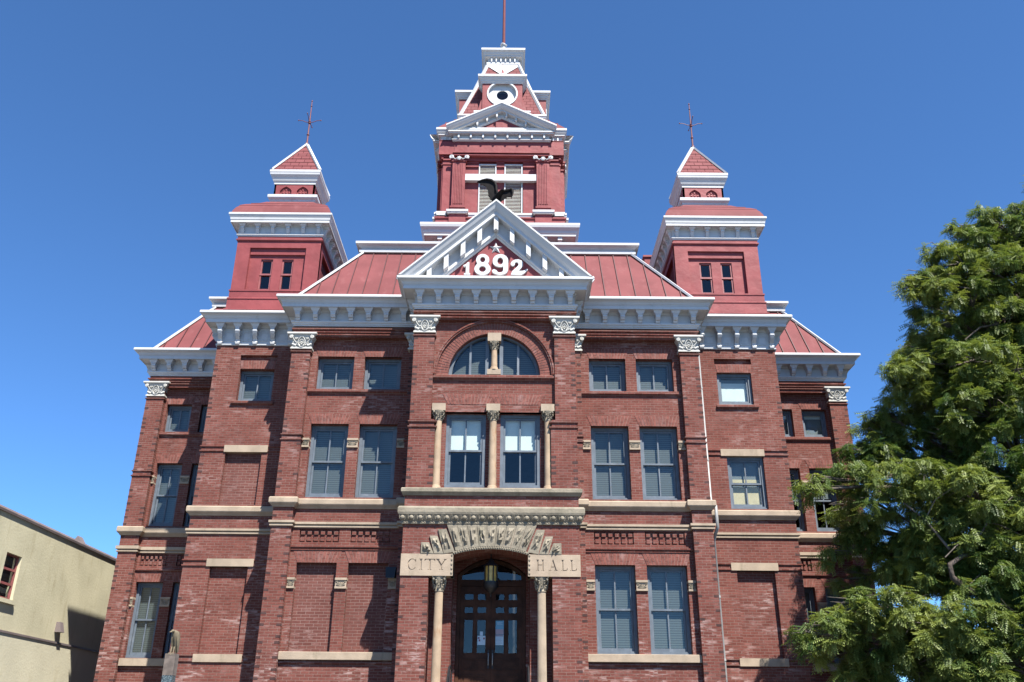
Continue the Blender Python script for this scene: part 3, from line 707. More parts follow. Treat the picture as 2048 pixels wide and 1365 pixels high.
two = [[(.02, .02), (.60, .0), (.76, .10), (.98, .34), (.93, .40), (.80, .30), (.66, .26), (.44, .26), (.60, .44), (.70, .60), (.70, .80), (.62, .93), (.45, 1.0), (.25, .98), (.08, .88), (.0, .72), (.03, .62), (.14, .57), (.24, .64), (.24, .74), (.30, .82), (.40, .80), (.46, .70), (.42, .58), (.28, .42), (.10, .24)]]
ZB = 14.055
numeral(one, -.945, ZB, .41); numeral(eight, -.62, ZB - .01, .70); numeral(nine, -.085, ZB, .69); numeral(two, .44, ZB, .52)

# ================================================================ wings either side of the entrance
def impost(x0, x1, z0, z1, y):
    m = MB(); m.box(x0, x1, y - .03, y + .2, z0 + .05, z1 - .06); m.box(x0 - .008, x1 + .008, y - .06, y + .2, z1 - .06, z1); m.box(x0 - .006, x1 + .006, y - .05, y + .2, z0, z0 + .05)
    w_ = x1 - x0; xc = (x0 + x1) / 2
    for a in np.linspace(R(20), R(160), 7): m.tube([(xc, y - .03, z0 + .06), (xc + math.cos(a) * w_ * .42, y - .045, z0 + .07 + math.sin(a) * .11)], .009, 5, 1)
    for s in (-1, 1): m.tube([(xc + s * w_ * .36 + .03 * (1 - a / 13) * math.cos(a), y - .04, z1 - .10 + .03 * (1 - a / 13) * math.sin(a)) for a in np.linspace(0, 9, 14)], .007, 5, 1)
    return m.build('impost', [STONE, STONE_G], hall)
def coffer(x0, x1, z0, z1, y):
    m = MB(); n = 6; dx = (x1 - x0) / n; dz = (z1 - z0) / 2; g = .035
    for i in range(n):
        for j in range(2): m.box(x0 + dx * i + g, x0 + dx * (i + 1) - g, y + .012, y + .08, z0 + dz * j + g, z0 + dz * (j + 1) - g)
    m.box(x0 + .001, x1 - .001, y + .062, y + .1, z0 + .001, z1 - .001)
    return m.build('brick_panel', BRICK, hall)
for s in (-1, 1):
    A = lambda a, b: sx(s, a, b)
    wins = [A(2.79, 3.88), A(4.19, 5.28)]
    blank = s < 0
    h = [hole(a, b, z0, z1) for a, b in wins for z0, z1 in ((3.70, 5.99), (7.79, 9.94), (11.01, 12.05))]
    pan = [hole(a, b, 6.54, 6.90) for a, b in wins]
    m = MB(); x0, x1 = A(2.2, 5.6)
    m.slab([rect(x0, x1, 0, 12.64)] + h + pan, YWW, YWW + .35)
    for a, b in wins: m.box(a - .02, b + .02, YWW + .07, YWW + .2, 6.5, 6.94)
    p0, p1 = A(5.48, 6.03); m.box(p0, p1, YW, YT + .3, 0, 13.0); headers(m, s * 6.03, s, YW, 2.6, 12.2); headers(m, s * 5.48, -s, YW, 2.6, 12.2)
    p2, p3 = A(2.2, 2.53); m.box(p2, p3, YW, YWW + .3, 0, 13.0); headers(m, s * 2.53, s, YW, 2.6, 12.2)
    a, b = A(2.2, 6.0); m.box(a, b, YW + .004, YWW + .3, 12.60, 13.4)
    m.build('wall', [BRICK, DARKBRICK], hall)
    for a, b in wins: coffer(a, b, 6.54, 6.90, YWW)
    # copings and courses
    side = (s * 6.03, s * 5.48)
    for nm, z0, z1, out in (('sill_course', 7.46, 7.725, .12), ('string_course', 6.93, 7.085, .07)):
        m = MB()
        pr = [(-.1, z0), (out - .09, z0), (out - .075, z0 + .03), (out - .03, z0 + .075), (out - .012, z0 + .09), (out, z0 + .115), (out, z1 - .03), (out - .02, z1), (-.1, z1 + .012)] if out > .1 else [(-.1, z0), (out - .035, z0), (out - .025, z0 + .012), (out - .025, z0 + .045), (out - .055, z0 + .052), (out - .055, z0 + .075), (out - .01, z0 + .085), (out, z0 + .095), (out, z1), (-.1, z1 + .01)]
        path = [(-6.03, YT), (-6.03, YW), (-5.48, YW), (-5.48, YWW), (-2.53, YWW), (-2.53, YW), (-2.25, YW)]
        if s > 0: path = [(-x, y) for x, y in path[::-1]]
        m.sweep(path, pr).build(nm, STONE, hall)
    a, b = A(2.54, 5.47)
    ledge([(a, YWW), (b, YWW)], 6.44, .07, .06); ledge([(a, YWW), (b, YWW)], 6.35, .035, .03)
    stone_sill(*A(2.56, 5.46), 10.85, 11.0, YWW, .07, mat=BRICK, name='brick_sill')
    m = MB().sweep([(a + .02, YWW + .2), (a + .02, YWW), (b - .02, YWW), (b - .02, YWW + .2)], [(-.15, 3.50), (.09, 3.50), (.10, 3.51), (.10, 3.69), (.09, 3.70), (-.15, 3.71)]); m.build('sill', STONE, hall)
    ledge([(a, YWW), (b, YWW)], 3.46, .06, .05)
    for (u, v), zz in ((w_, z) for w_ in wins for z in ((5.99, 6.31), (9.94, 10.25), (12.05, 12.37))): flat_arch(u + .01, v - .01, zz[0], zz[1], YWW, flare=.13)
    for k, (u, v) in enumerate(wins):
        window(u, v, 11.01, 12.05, YWW + .19, 'single'); window(u, v, 7.79, 9.94, YWW + .19, 'double')
        if blank: MB().box(u, v, YWW + .16, YWW + .3, 3.70, 5.99).build('brick_infill', BRICK2, hall)
        else: window(u, v, 3.70, 5.99, YWW + .19, 'double')
    for u, v in (A(2.555, 2.765), A(3.885, 4.185), A(5.285, 5.47)):
        for z0, z1 in ((5.31, 5.59), (9.23, 9.50)): impost(u, v, z0, z1, YWW)
    for z in (9.42, 9.57):
        ledge([(p0, YT), (p0, YW), (p1, YW), (p1, YWW)] if s < 0 else [(p0, YWW), (p0, YW), (p1, YW), (p1, YT)], z, .05, .035)
        ledge([(p2, YW), (p3, YW), (p3, YWW)] if s > 0 else [(p2, YWW), (p2, YW), (p3, YW)], z, .05, .035)
    ledge([(p0, YT), (p0, YW), (p1, YW), (p1, YWW)] if s < 0 else [(p0, YWW), (p0, YW), (p1, YW), (p1, YT)], 12.14, .05, .035)
    a, b = A(2.28, 6.03)
    for z in (12.68, 12.765): ledge([(a, YW), (b, YW)], z, .045, .04)
    ledge([(-6.03, YT), (-6.03, YW), (-2.28, YW)] if s < 0 else [(2.28, YW), (6.03, YW), (6.03, YT)], 12.87, .06, .06)
    link('capital', CAP, hall, (s * 5.755, YW, 12.2)); link('capital', CAP, hall, (s * 2.27, YW + .002, 12.2))
    wc = cornice([(-6.03, YT + .5), (-6.03, YW), (-2.28, YW)] if s < 0 else [(2.28, YW), (6.03, YW), (6.03, YT + .5)])
    put_brackets(wc, [(s * (5.93 - .53 * i), YW, 0) for i in range(7)] + [(s * 6.03, YW + .55, s * math.pi / 2)])
    # floodlight wires etc. are separate things

# ================================================================ corner bays under the turrets
for s in (-1, 1):
    A = lambda a, b: sx(s, a, b)
    tw, w2, w1 = A(6.80, 7.86), A(6.87, 7.95), A(6.85, 7.92)
    m = MB(); a, b = A(6.0, 8.68)
    m.slab([rect(a, b, 0, 13.4), hole(*tw, 10.97, 12.01), hole(*w2, 7.78, 9.36), hole(*w1, 3.71, 6.03), hole(tw[0] - .04, tw[1] + .04, 12.30, 12.48)], YT, YT + .35)
    m.box(tw[0] - .1, tw[1] + .1, YT + .12, YT + .3, 12.25, 12.5)
    sa, sb = A(8.33, 8.68); m.box(sa, sb, YT + .36, YO + .4, 0, 13.4)
    headers(m, s * 8.68, s, YT, 2.6, 12.6)
    m.build('wall', [BRICK, DARKBRICK], hall)
    flat_arch(tw[0] + .02, tw[1] - .02, 12.02, 12.29, YT, flare=.05)
    window(*tw, 10.97, 12.01, (YT + .19) if s < 0 else (YT + .10), 'single' if s < 0 else 'plain', 'blind' if s < 0 else 'shade', label=None if s < 0 else 'top window with a white shade pulled down')
    stone_sill(*A(6.78, 7.92), 10.81, 10.96, YT, .07, mat=BRICK, name='brick_sill')
    if s < 0: MB().box(*w2, YT + .13, YT + .3, 7.78, 9.36).build('brick_infill', BRICK2, hall)
    else: window(*w2, 7.78, 9.36, YT + .10, 'double', 'board', cut=.48, label='window backed with plywood sheets')
    MB().box(*w1, YT + .13, YT + .3, 3.71, 6.03).build('brick_infill', BRICK, hall)
    for nm, (u, v), z0, z1 in (('lintel', A(6.70, 7.99), 9.355, 9.565), ('lintel', A(6.70, 8.02), 6.03, 6.24), ('sill', A(6.70, 8.02), 3.50, 3.705)):
        MB().box(u, v, YT - .04, YT + .2, z0, z1).build(nm, STONE, hall)
    ex = [(-8.68, YO), (-8.68, YT), (-6.03, YT)] if s < 0 else [(6.03, YT), (8.68, YT), (8.68, YO)]
    def segs(u, v): return ([(-8.68, YO), (-8.68, YT), (u, YT)], [(v, YT), (-6.03, YT)]) if s < 0 else ([(6.03, YT), (u, YT)], [(v, YT), (8.68, YT), (8.68, YO)])
    for z, (u, v) in ((9.41, A(6.70, 7.99)), (9.55, A(6.70, 7.99)), (6.075, A(6.70, 8.02)), (6.225, A(6.70, 8.02)), (3.545, A(6.7, 8.02)), (3.69, A(6.7, 8.02))):
        for p in segs(u, v): ledge(p, z, .05, .035)
    for nm, z0, z1, out in (('sill_course', 7.46, 7.725, .12), ('string_course', 6.93, 7.085, .07)):
        pr = [(-.1, z0), (out - .09, z0), (out - .075, z0 + .03), (out - .03, z0 + .075), (out - .012, z0 + .09), (out, z0 + .115), (out, z1 - .03), (out - .02, z1), (-.1, z1 + .012)] if out > .1 else [(-.1, z0), (out - .035, z0), (out - .025, z0 + .012), (out - .025, z0 + .045), (out - .055, z0 + .052), (out - .055, z0 + .075), (out - .01, z0 + .085), (out, z0 + .095), (out, z1), (-.1, z1 + .01)]
        MB().sweep(ex, pr).build(nm, STONE, hall)
    tc = cornice(([(-8.68, YO + .4), (-8.68, YT), (-6.0, YT)] if s < 0 else [(6.0, YT), (8.68, YT), (8.68, YO + .4)]), TPROF)
    put_brackets(tc, [(s * (8.59 - .545 * i), YT, 0) for i in range(5)] + [(s * 8.68, YT + .2 + .55 * i, s * math.pi / 2) for i in range(3)], 1)
    for i in range(4):
        m = MB(); xc = s * (8.59 - .545 * (i + .5)); m.slab([rect(xc - .16, xc + .16, 12.93, 13.25), hole(xc - .135, xc + .135, 12.955, 13.225)], YT - .035, YT)
        m.box(xc - .10, xc + .10, YT - .032, YT, 12.99, 13.19)
        m.build('cornice_panel', WHITE, hall)

# ================================================================ outer wings
for s in (-1, 1):
    A = lambda a, b: sx(s, a, b)
    wins = [A(10.28, 11.12), A(9.13, 9.97)]
    hs = [(3.82, 6.05), (7.79, 9.86), (10.94, 11.91)]
    m = MB(); a, b = A(8.4, 11.3)
    m.slab([rect(a, b, 0, 12.5)] + [hole(u, v, z0, z1) for u, v in wins for z0, z1 in hs] + [hole(u, v, 6.54, 6.90) for u, v in wins], YOW, YOW + .35)
    for u, v in wins: m.box(u - .02, v + .02, YOW + .07, YOW + .2, 6.5, 6.94)
    p0, p1 = A(11.2, HX); m.box(p0, p1, YO, YOW + .5, 0, 13.0); headers(m, s * HX, s, YO, 2.6, 12.1); headers(m, s * 11.2, -s, YO, 2.6, 12.1)
    q0, q1 = A(HX - .35, HX); m.box(q0, q1, YOW + .5, 24, 0, 13.4)
    a, b = A(8.6, HX - .03); m.box(a, b, YO + .004, YOW + .3, 12.45, 13.4)
    m.build('wall', [BRICK, DARKBRICK], hall)
    for u, v in wins:
        coffer(u, v, 6.54, 6.90, YOW)
        for z0, z1 in ((6.05, 6.34), (9.86, 10.15), (11.91, 12.2)): flat_arch(u + .01, v - .01, z0, z1, YOW, flare=.12)
        cv = {0: 'blind', 1: 'top'}[s > 0]
        window(u, v, 3.82, 6.05, YOW + .18, 'double', cv); window(u, v, 7.79, 9.86, YOW + .18, 'double', cv); window(u, v, 10.94, 11.91, YOW + .18, 'single' if s < 0 else 'plain', cv)
    for u, v in (A(9.98, 10.27), A(11.125, 11.195)):
        for z0, z1 in ((5.31, 5.59), (9.17, 9.43)): impost(u, v, z0, z1, YOW)
    a, b = A(8.68, 11.19)
    ledge([(a, YOW), (b, YOW)], 6.44, .07, .06)
    stone_sill(a, b, 10.76, 10.92, YOW, .07, mat=BRICK, name='brick_sill')
    MB().box(a, b - (0), YOW - .10, YOW + .2, 3.59, 3.80).build('sill', STONE, hall); ledge([(a, YOW), (b, YOW)], 3.55, .06, .05)
    for nm, z0, z1, out in (('sill_course', 7.45, 7.72, .12), ('string_course', 6.93, 7.12, .07)):
        pr = [(-.1, z0), (out - .09, z0), (out - .075, z0 + .03), (out - .03, z0 + .075), (out - .012, z0 + .09), (out, z0 + .115), (out, z1 - .03), (out - .02, z1), (-.1, z1 + .012)] if out > .1 else [(-.1, z0), (out - .035, z0), (out - .025, z0 + .012), (out - .025, z0 + .045), (out - .055, z0 + .052), (out - .055, z0 + .075), (out - .01, z0 + .085), (out, z0 + .095), (out, z1), (-.1, z1 + .01)]
        path = [(-HX, 24), (-HX, YO), (-11.2, YO), (-11.2, YOW), (-8.68, YOW)]
        if s > 0: path = [(-x, y) for x, y in path[::-1]]
        MB().sweep(path, pr).build(nm, STONE, hall)
    pth = [(-HX, YOW + .6), (-HX, YO), (-11.2, YO), (-11.2, YOW)]
    if s > 0: pth = [(-x, y) for x, y in pth[::-1]]
    for z in (9.40, 9.56, 12.06): ledge(pth, z, .05, .035)
    a, b = A(8.68, HX)
    for z in (12.58, 12.665): ledge([(a, YO), (b, YO)], z, .045, .04)
    ledge([(-HX, 24), (-HX, YO), (-8.68, YO)] if s < 0 else [(8.68, YO), (HX, YO), (HX, 24)], 12.77, .06, .06)
    link('capital', CAP, hall, (s * 11.49, YO, 12.12))
    oc = cornice([(-HX, 24), (-HX, YO), (-8.68, YO)] if s < 0 else [(8.68, YO), (HX, YO), (HX, 24)], [(o, z - .09) for o, z in CPROF])
    put_brackets(oc, [(s * (11.66 - .53 * i), YO, 0) for i in range(6)] + [(s * HX, YO + .3 + .53 * i, s * math.pi / 2) for i in range(4)])
    for o in oc.children: o.location.z = -.09

# ================================================================ roofs
def seam_roof(quads, seams, name='roof', label=None):
    m = MB()
    for q in quads: m.poly(q, 0)
    for p, q, nrm in seams:
        p, q, n = Vector(p), Vector(q), Vector(nrm).normalized(); d = (q - p).normalized(); w_ = d.cross(n) * .013; n = n * .04
        m.add([p - w_, p + w_, p + w_ + n, p - w_ + n, q - w_, q + w_, q + w_ + n, q - w_ + n], [(0, 1, 5, 4), (1, 2, 6, 5), (2, 3, 7, 6), (3, 0, 4, 7), (0, 1, 2, 3), (4, 5, 6, 7)], 1)
    return m.build(name, [REDR, SEAM], hall, label=label)
def bar3(m, p, q, w_, h, mi=0):
    p, q = Vector(p), Vector(q); d = (q - p).normalized(); s = d.cross(Vector((0, 0, 1))).normalized(); n = s.cross(d)
    v = []
    for c in (p, q): v += [c - s * w_ - n * h, c + s * w_ - n * h, c + s * w_ + n * h, c - s * w_ + n * h]
    m.add(v, [(0, 1, 5, 4), (1, 2, 6, 5), (2, 3, 7, 6), (3, 0, 4, 7), (0, 1, 2, 3), (4, 5, 6, 7)], mi)
def mansard(xb, xt, yb, yt, zb, zt, back, sides=True, step=.46, cap=.33, label=None):
    q = [[(-xb, yb, zb), (xb, yb, zb), (xt, yt, zt), (-xt, yt, zt)], [(-xt, yt, zt + .25), (xt, yt, zt + .25), (xt, back, zt + .25), (-xt, back, zt + .25)]]
    for s in (-1, 1): q.append([(s * xb, yb, zb), (s * xt, yt, zt), (s * xt, back, zt), (s * xb, back, zb)])
    seams = []; n = Vector((0, -(zt - zb), yt - yb))
    k = int(xb / step)
    for i in range(-k, k + 1):
        x = i * step + .1
        if abs(x) > xb - .1: continue
        f = min(1, (xb - abs(x)) / (xb - xt)); seams.append(((x, yb, zb), (x, yb + (yt - yb) * f, zb + (zt - zb) * f), n))
    y = yb + .4
    while y < min(back, yb + 12):
        for s in (-1, 1):
            f = min(1, (y - yb) / (yt - yb)); seams.append(((s * xb, y, zb), (s * (xb + (xt - xb) * f), y, zb + (zt - zb) * f), (s * (zt - zb), 0, xb - xt)))
        y += step
    o = seam_roof(q, seams, label=label)
    for s in (-1, 1): m = MB(); bar3(m, (s * xb, yb, zb + .02), (s * xt, yt, zt + .02), .10, .03); m.build('hip_trim', WHITE, o)
    pr = [(-.1, zt - .02), (.10, zt - .02), (.11, zt + .07), (.05, zt + .08), (.05, zt + .13), (.12, zt + .20), (.20, zt + .24), (.22, zt + .25), (.22, zt + cap), (-.1, zt + cap + .02)]
    MB().sweep([(-xt, back), (-xt, yt), (xt, yt), (xt, back)], pr).build('roof_cornice', WHITE, o)
    return o
mansard(5.98, 4.42, .92, 2.47, 13.80, 16.20, 9.)
mansard(11.70, 10.4, 4.78, 6.35, 13.70, 16.08, 24.)
MB().box(-10.35, 10.35, 6.4, 24, 16.2, 16.3).build('roof_deck', TARP, hall)
MB().box(-HX, HX, 23.8, 24.1, 0, 13.6).build('wall', BRICK, hall)
MB().box(-11.5, 11.5, 5.5, 23.7, 13.3, 13.4).box(-6, 6, 1.8, 5.4, 13.3, 13.38).box(-8.6, -6.05, 2.8, 5.4, 13.3, 13.37).box(6.05, 8.6, 2.8, 5.4, 13.3, 13.37).build('attic_floor', TARP, hall)

# ================================================================ turrets
def frame_rect(m, cx, cy, prof, mi=0):
    """square mouldings: list of (half width, z) lofted as square rings"""
    m.loft([[(cx - h, cy - h, z), (cx + h, cy - h, z), (cx + h, cy + h, z), (cx - h, cy + h, z)] for h, z in prof], mi, True, False)
def turret(s):
    cx, yf = s * 7.15, 2.32; H = 1.37; cy = yf + H
    m = MB(); frame_rect(m, cx, cy, [(H + .08, 13.6), (H + .08, 13.98), (H + .10, 13.98), (H + .10, 14.02), (H + .05, 14.04), (H + .04, 14.38), (H + .06, 14.38), (H + .06, 14.42), (H + .02, 14.45), (H + .02, 14.66), (H + .04, 14.67), (H + .04, 14.72), (H - .12, 14.74)])
    # raised frame and recessed face: front, and plain corner pilasters on the flanks
    x = lambda u: cx + u
    m.slab([rect(cx - H, cx + H, 14.70, 16.68), hole(cx - .93, cx + .90, 14.72, 16.28)], yf, yf + .14)
    m.slab([rect(cx - .95, cx + .92, 14.70, 16.3), hole(cx - .56, cx - .17, 14.80, 15.92), hole(cx + .13, cx + .50, 14.80, 15.92)], yf + .13, yf + .3)
    m.box(cx - .92, cx + .89, yf + .07, yf + .14, 16.06, 16.28)
    for q in (-1, 1):
        a, b = (cx - H, cx - H + .14) if q < 0 else (cx + H - .14, cx + H)
        m.slab([rect(yf + .001, yf + 2 * H - .001, 14.70, 16.68), hole(yf + .35, yf + 2 * H - .35, 14.9, 16.28)], a, b, 0, 'x')
        m.box(*((cx - H + .12, cx - H + .2) if q < 0 else (cx + H - .2, cx + H - .12)), yf + .3, yf + 2 * H - .3, 14.8, 16.4, 1)
    m.box(cx - H, cx + H, yf + 2 * H - .2, yf + 2 * H, 14.7, 16.68)
    m.sweep([(cx - H, yf), (cx + H, yf), (cx + H, yf + 2 * H), (cx - H, yf + 2 * H)], [(-.1, 16.52), (.02, 16.52), (.05, 16.55), (.05, 16.59), (.015, 16.60), (.015, 16.70), (-.1, 16.7)], True)
    T = m.build('turret', [REDP, SHINGLE], hall)
    for a, b in ((cx - .56, cx - .17), (cx + .13, cx + .50)):
        f = MB(); f.slab([rect(a, b, 14.80, 15.92), hole(a + .05, b - .05, 14.85, 15.34), hole(a + .05, b - .05, 15.40, 15.87)], yf + .17, yf + .24); f.box(a, b, yf + .15, yf + .2, 15.34, 15.40)
        f.build('window_frame', REDFRAME, T); MB().box(a + .04, b - .04, yf + .21, yf + .215, 14.83, 15.88).build('pane', GLASS, T)
    pr = [(-.1, 16.69), (.03, 16.69), (.04, 16.73), (.06, 16.74), (.06, 16.78), (.02, 16.785), (.02, 17.08), (.05, 17.11), (.23, 17.12), (.23, 17.10), (.25, 17.10), (.25, 17.19), (.265, 17.20), (.275, 17.27), (.31, 17.34), (.31, 17.36), (.325, 17.365), (.325, 17.43), (.30, 17.45), (-.1, 17.47)]
    MB().sweep([(cx - H, yf), (cx + H, yf), (cx + H, yf + 2 * H), (cx - H, yf + 2 * H)], pr, True).build('cornice', WHITE, T)
    bm_ = MB(); bm_.box(-.115, .115, -.20, 0, 17.085, 17.115); bm_.frus((-.075, .075, -.16, 0), 17.03, (-.11, .11, -.195, 0), 17.085); bm_.box(-.055, .055, -.14, 0, 16.95, 17.03); bm_.frus((-.055, .055, -.06, 0), 16.79, (-.055, .055, -.12, 0), 16.95)
    me = bm_.mesh('turret_bracket', WHITE)
    for i in range(6):
        o = link('turret_bracket', me, T, (cx - 1.25 + .5 * i, yf, 0))
        o = link('turret_bracket', me, T, (cx - s * H, yf + .12 + .5 * i, 0)); o.rotation_euler.z = -s * math.pi / 2
    m = MB(); frame_rect(m, cx, cy, [(H + .27, 17.45), (H + .24, 17.56), (H + .17, 17.72), (H + .10, 17.82), (H + .10, 17.85), (H - .04, 17.98), (H - .18, 18.08), (H - .18, 18.11), (H - .40, 18.26), (.80, 18.42)])
    m.build('curved_roof', REDR, T)
    cx2 = s * 7.08; c = .84
    m = MB(); frame_rect(m, cx2, cy, [(c - .10, 18.40), (c - .06, 18.48), (c - .06, 18.52), (c, 18.58), (c + .01, 18.60), (c + .01, 18.70), (c - .02, 18.72), (.6, 18.74)])
    frame_rect(m, cx2, cy, [(.66, 19.18), (.72, 19.20), (.72, 19.28), (.76, 19.32), (.80, 19.44), (.86, 19.52), (.87, 19.60), (.88, 19.61), (.88, 19.70), (.84, 19.72), (.2, 19.74)])
    m.build('belfry_cornice', WHITE, T)
    m = MB(); frame_rect(m, cx2, cy, [(.64, 18.70), (.64, 19.2)])
    for q, (ax, rot) in enumerate(((0, 0), (0, 1), (0, 2), (0, 3))):
        n = MB()
        def parch(uc, w_, z0, zh):
            return [(uc - w_, z0), (uc + w_, z0), (uc + w_, z0 + zh * .45)] + [(uc + w_ * (1 - t_ ** 1.6), z0 + zh * (.45 + .55 * t_ ** .8)) for t_ in np.linspace(.2, 1, 6)] + [(uc - w_ * (1 - t_ ** 1.6), z0 + zh * (.45 + .55 * t_ ** .8)) for t_ in np.linspace(1, .2, 6)][1:] + [(uc - w_, z0 + zh * .45)]
        n.slab([rect(-.70, .70, 18.72, 19.2), parch(-.29, .20, 18.74, .38)[::-1], parch(.29, .20, 18.74, .38)[::-1]], -.70, -.64)
        for uc in (-.29, .29):
            for i in range(3):
                for j in range(3): n.ball((uc - .11 + .11 * i, -.645, 18.80 + .10 * j), (.045, .02, .045), 0, 6, 4)
        ca, sa = math.cos(rot * math.pi / 2), math.sin(rot * math.pi / 2)
        m.add([(cx2 + x_ * ca - y_ * sa, cy + x_ * sa + y_ * ca, z_) for x_, y_, z_ in n.v], n.f)
    m.build('belfry', REDP, T)
    cx3 = s * 7.04
    m = MB(); a = .82; zb, za = 19.72, 21.42
    for i in range(7):   # lapped courses of shingles
        f0, f1 = i / 7, (i + 1) / 7; h0, h1 = a * (1 - f0) + .012, a * (1 - f1); z0, z1 = zb + (za - zb) * f0, zb + (za - zb) * f1
        X0, X1 = cx2 + (cx3 - cx2) * f0, cx2 + (cx3 - cx2) * f1
        m.loft([[(X0 - h0, cy - h0, z0), (X0 + h0, cy - h0, z0), (X0 + h0, cy + h0, z0), (X0 - h0, cy + h0, z0)], [(X1 - h1, cy - h1, z1), (X1 + h1, cy - h1, z1), (X1 + h1, cy + h1, z1), (X1 - h1, cy + h1, z1)]], 0, False, False)
    P = m.build('pyramid_roof', SHINGLE, T)
    m = MB()
    for qx in (-1, 1):
        for qy in (-1, 1): bar3(m, (cx2 + qx * .84, cy + qy * .84, zb + .01), (cx3, cy, za + .02), .055, .03)
    m.build('hip_trim', WHITE, T)
    return cx3, cy, za
def finial(x, y, z, label):
    F = thing('finial', label, 'finial', (x, y, z), 'finials on the turret tips')
    m = MB(); m.tube([(0, 0, -.08), (0, 0, 2.0)], [.035, .016], 8)
    for zz, r_ in ((.02, .07), (.42, .055), (.95, .06), (1.02, .05), (1.72, .035), (1.95, .03)): m.ball((0, 0, zz), (r_, r_, r_ * .7), 0, 10, 6)
    m.build('rod', FINIAL, F)
    for k in range(4):
        a = math.pi / 2 * k; c, s_ = math.cos(a), math.sin(a)
        MB().tube([(c * .03, s_ * .03, .98), (c * .14, s_ * .14, 1.0), (c * .26, s_ * .26, 1.06), (c * .40, s_ * .40, 1.07)], .013, 6).ball((c * .41, s_ * .41, 1.07), .025, 0, 8, 5).build('arm', FINIAL, F)
    return F
tp = turret(-1); finial(*tp, 'thin red metal finial with four curved arms on the turret nearer the yellow building')
tp = turret(1); finial(*tp, 'thin red metal finial with four curved arms on the turret nearer the leafy tree')
# small red housing behind the turret by the tree
MB().box(5.35, 5.75, 5.6, 6.4, 16.2, 17.9).box(5.30, 5.80, 5.55, 6.45, 17.9, 17.97).build('roof_housing', REDP, hall)

# ================================================================ clock tower
TX, TY = 0., 9.55
m = MB(); SH = 2.36
frame_rect(m, TX, TY, [(2.55, 15.5), (2.55, 19.0)])
frame_rect(m, TX, TY, [(2.66, 19.85), (2.66, 19.95), (2.55, 20.0), (2.55, 20.36), (2.60, 20.38), (2.60, 20.44), (SH, 20.5)])
frame_rect(m, TX, TY, [(SH - .08, 20.4), (SH - .08, 23.5)])
frame_rect(m, TX, TY, [(SH, 23.42), (2.55, 23.44), (2.55, 24.15), (2.4, 24.16)])
def spin(m, n, mats=None):
    """copy builder n (made for the front face, centred on the tower axis) to all four faces"""
    for rot in range(4):
        ca, sa = math.cos(rot * math.pi / 2), math.sin(rot * math.pi / 2); o = len(m.v)
        m.v += [(TX + x * ca - y * sa, TY + x * sa + y * ca, z) for x, y, z in n.v]
        m.f += [tuple(o + i for i in f) for f in n.f]; m.m += n.m; m.sm += n.sm
def faces(n, name, mats):
    me = n.mesh(name, mats)
    for rot in range(4):
        o = link(name, me, T, (TX, TY, 0)); o.rotation_euler.z = rot * math.pi / 2
n = MB(); yF = -2.55      # front pilaster plane relative to the axis
for s in (-1, 1):
    a, b = sx(s, 1.95, 2.36); n.box(a, b, yF + .14, yF + .4, 20.4, 23.45); n.box(a - .03, b + .03, yF + .09, yF + .3, 20.62, 20.76) if 0 else None
    n.box(a - .02, b + .02, yF + .11, yF + .4, 23.02, 23.10); n.box(a - .03, b + .03, yF + .09, yF + .4, 23.22, 23.30)
    a, b = sx(s, .90, 1.45); n.box(a, b, yF + .2, yF + .4, 20.4, 23.4); n.box(a, b, yF + .14, yF + .4, 22.93, 22.99); n.box(a, b, yF + .17, yF + .4, 23.12, 23.2)
n.box(-.19, .14, yF + .2, yF + .4, 20.4, 23.4); n.box(-.19, .14, yF + .14, yF + .4, 22.93, 22.99); n.box(-.19, .14, yF + .17, yF + .4, 23.12, 23.2)
n.box(-1.46, 1.46, yF + .12, yF + .4, 23.2, 23.4)
n.box(-1.92, 1.92, yF - .03, yF + .3, 23.50, 24.12); n.box(-1.97, 1.97, yF - .10, yF + .3, 23.46, 23.54); n.box(-1.95, 1.95, yF - .06, yF + .3, 23.36, 23.42)
for zz, o in ((23.40, .06), (23.30, .03)): n.sweep([(-2.5, yF + .14), (2.5, yF + .14)], [(-.05, zz - .05), (o, zz - .03), (o, zz), (-.05, zz + .01)])
spin(m, n)
T = m.build('clock_tower', REDP, hall)
for s in (-1, 1):
    n = MB(); xc = s * 1.70
    n.box(xc - .33, xc + .33, yF - .06, yF + .3, 19.98, 20.56)
    n.box(xc - .26, xc + .26, yF - .02, yF + .3, 20.72, 23.16)
    n.box(xc - .31, xc + .31, yF - .07, yF + .3, 20.86, 20.93); n.box(xc - .28, xc + .28, yF - .04, yF + .3, 20.72, 20.86)
    n.box(xc - .30, xc + .30, yF - .06, yF + .3, 23.06, 23.12)
    for k in range(6): n.box(xc - .17 + .065 * k - .018, xc - .17 + .065 * k + .018, yF - .045, yF, 21.05, 22.98)
    faces(n, 'pilaster', REDP)
n = MB()
for s in (-1, 1):
    xc = s * 1.70
    n.box(xc - .40, xc + .40, yF - .14, yF + .3, 20.56, 20.62); n.box(xc - .43, xc + .43, yF - .17, yF + .3, 20.62, 20.71)
    a, b = sx(s, 2.13, 2.62); n.box(a, b, yF + .03, yF + .4, 20.50, 20.58); n.box(a, b + (0), yF + .0, yF + .4, 20.58, 20.67)
n.box(-1.27, 1.27, yF + .06, yF + .4, 20.50, 20.58); n.box(-1.27, 1.27, yF + .03, yF + .4, 20.58, 20.67)
faces(n, 'trim_band', WHITE)
faces(MB().box(-1.45, 1.45, yF + .02, yF + .3, 22.20, 22.50), 'transom_band', WHITE)
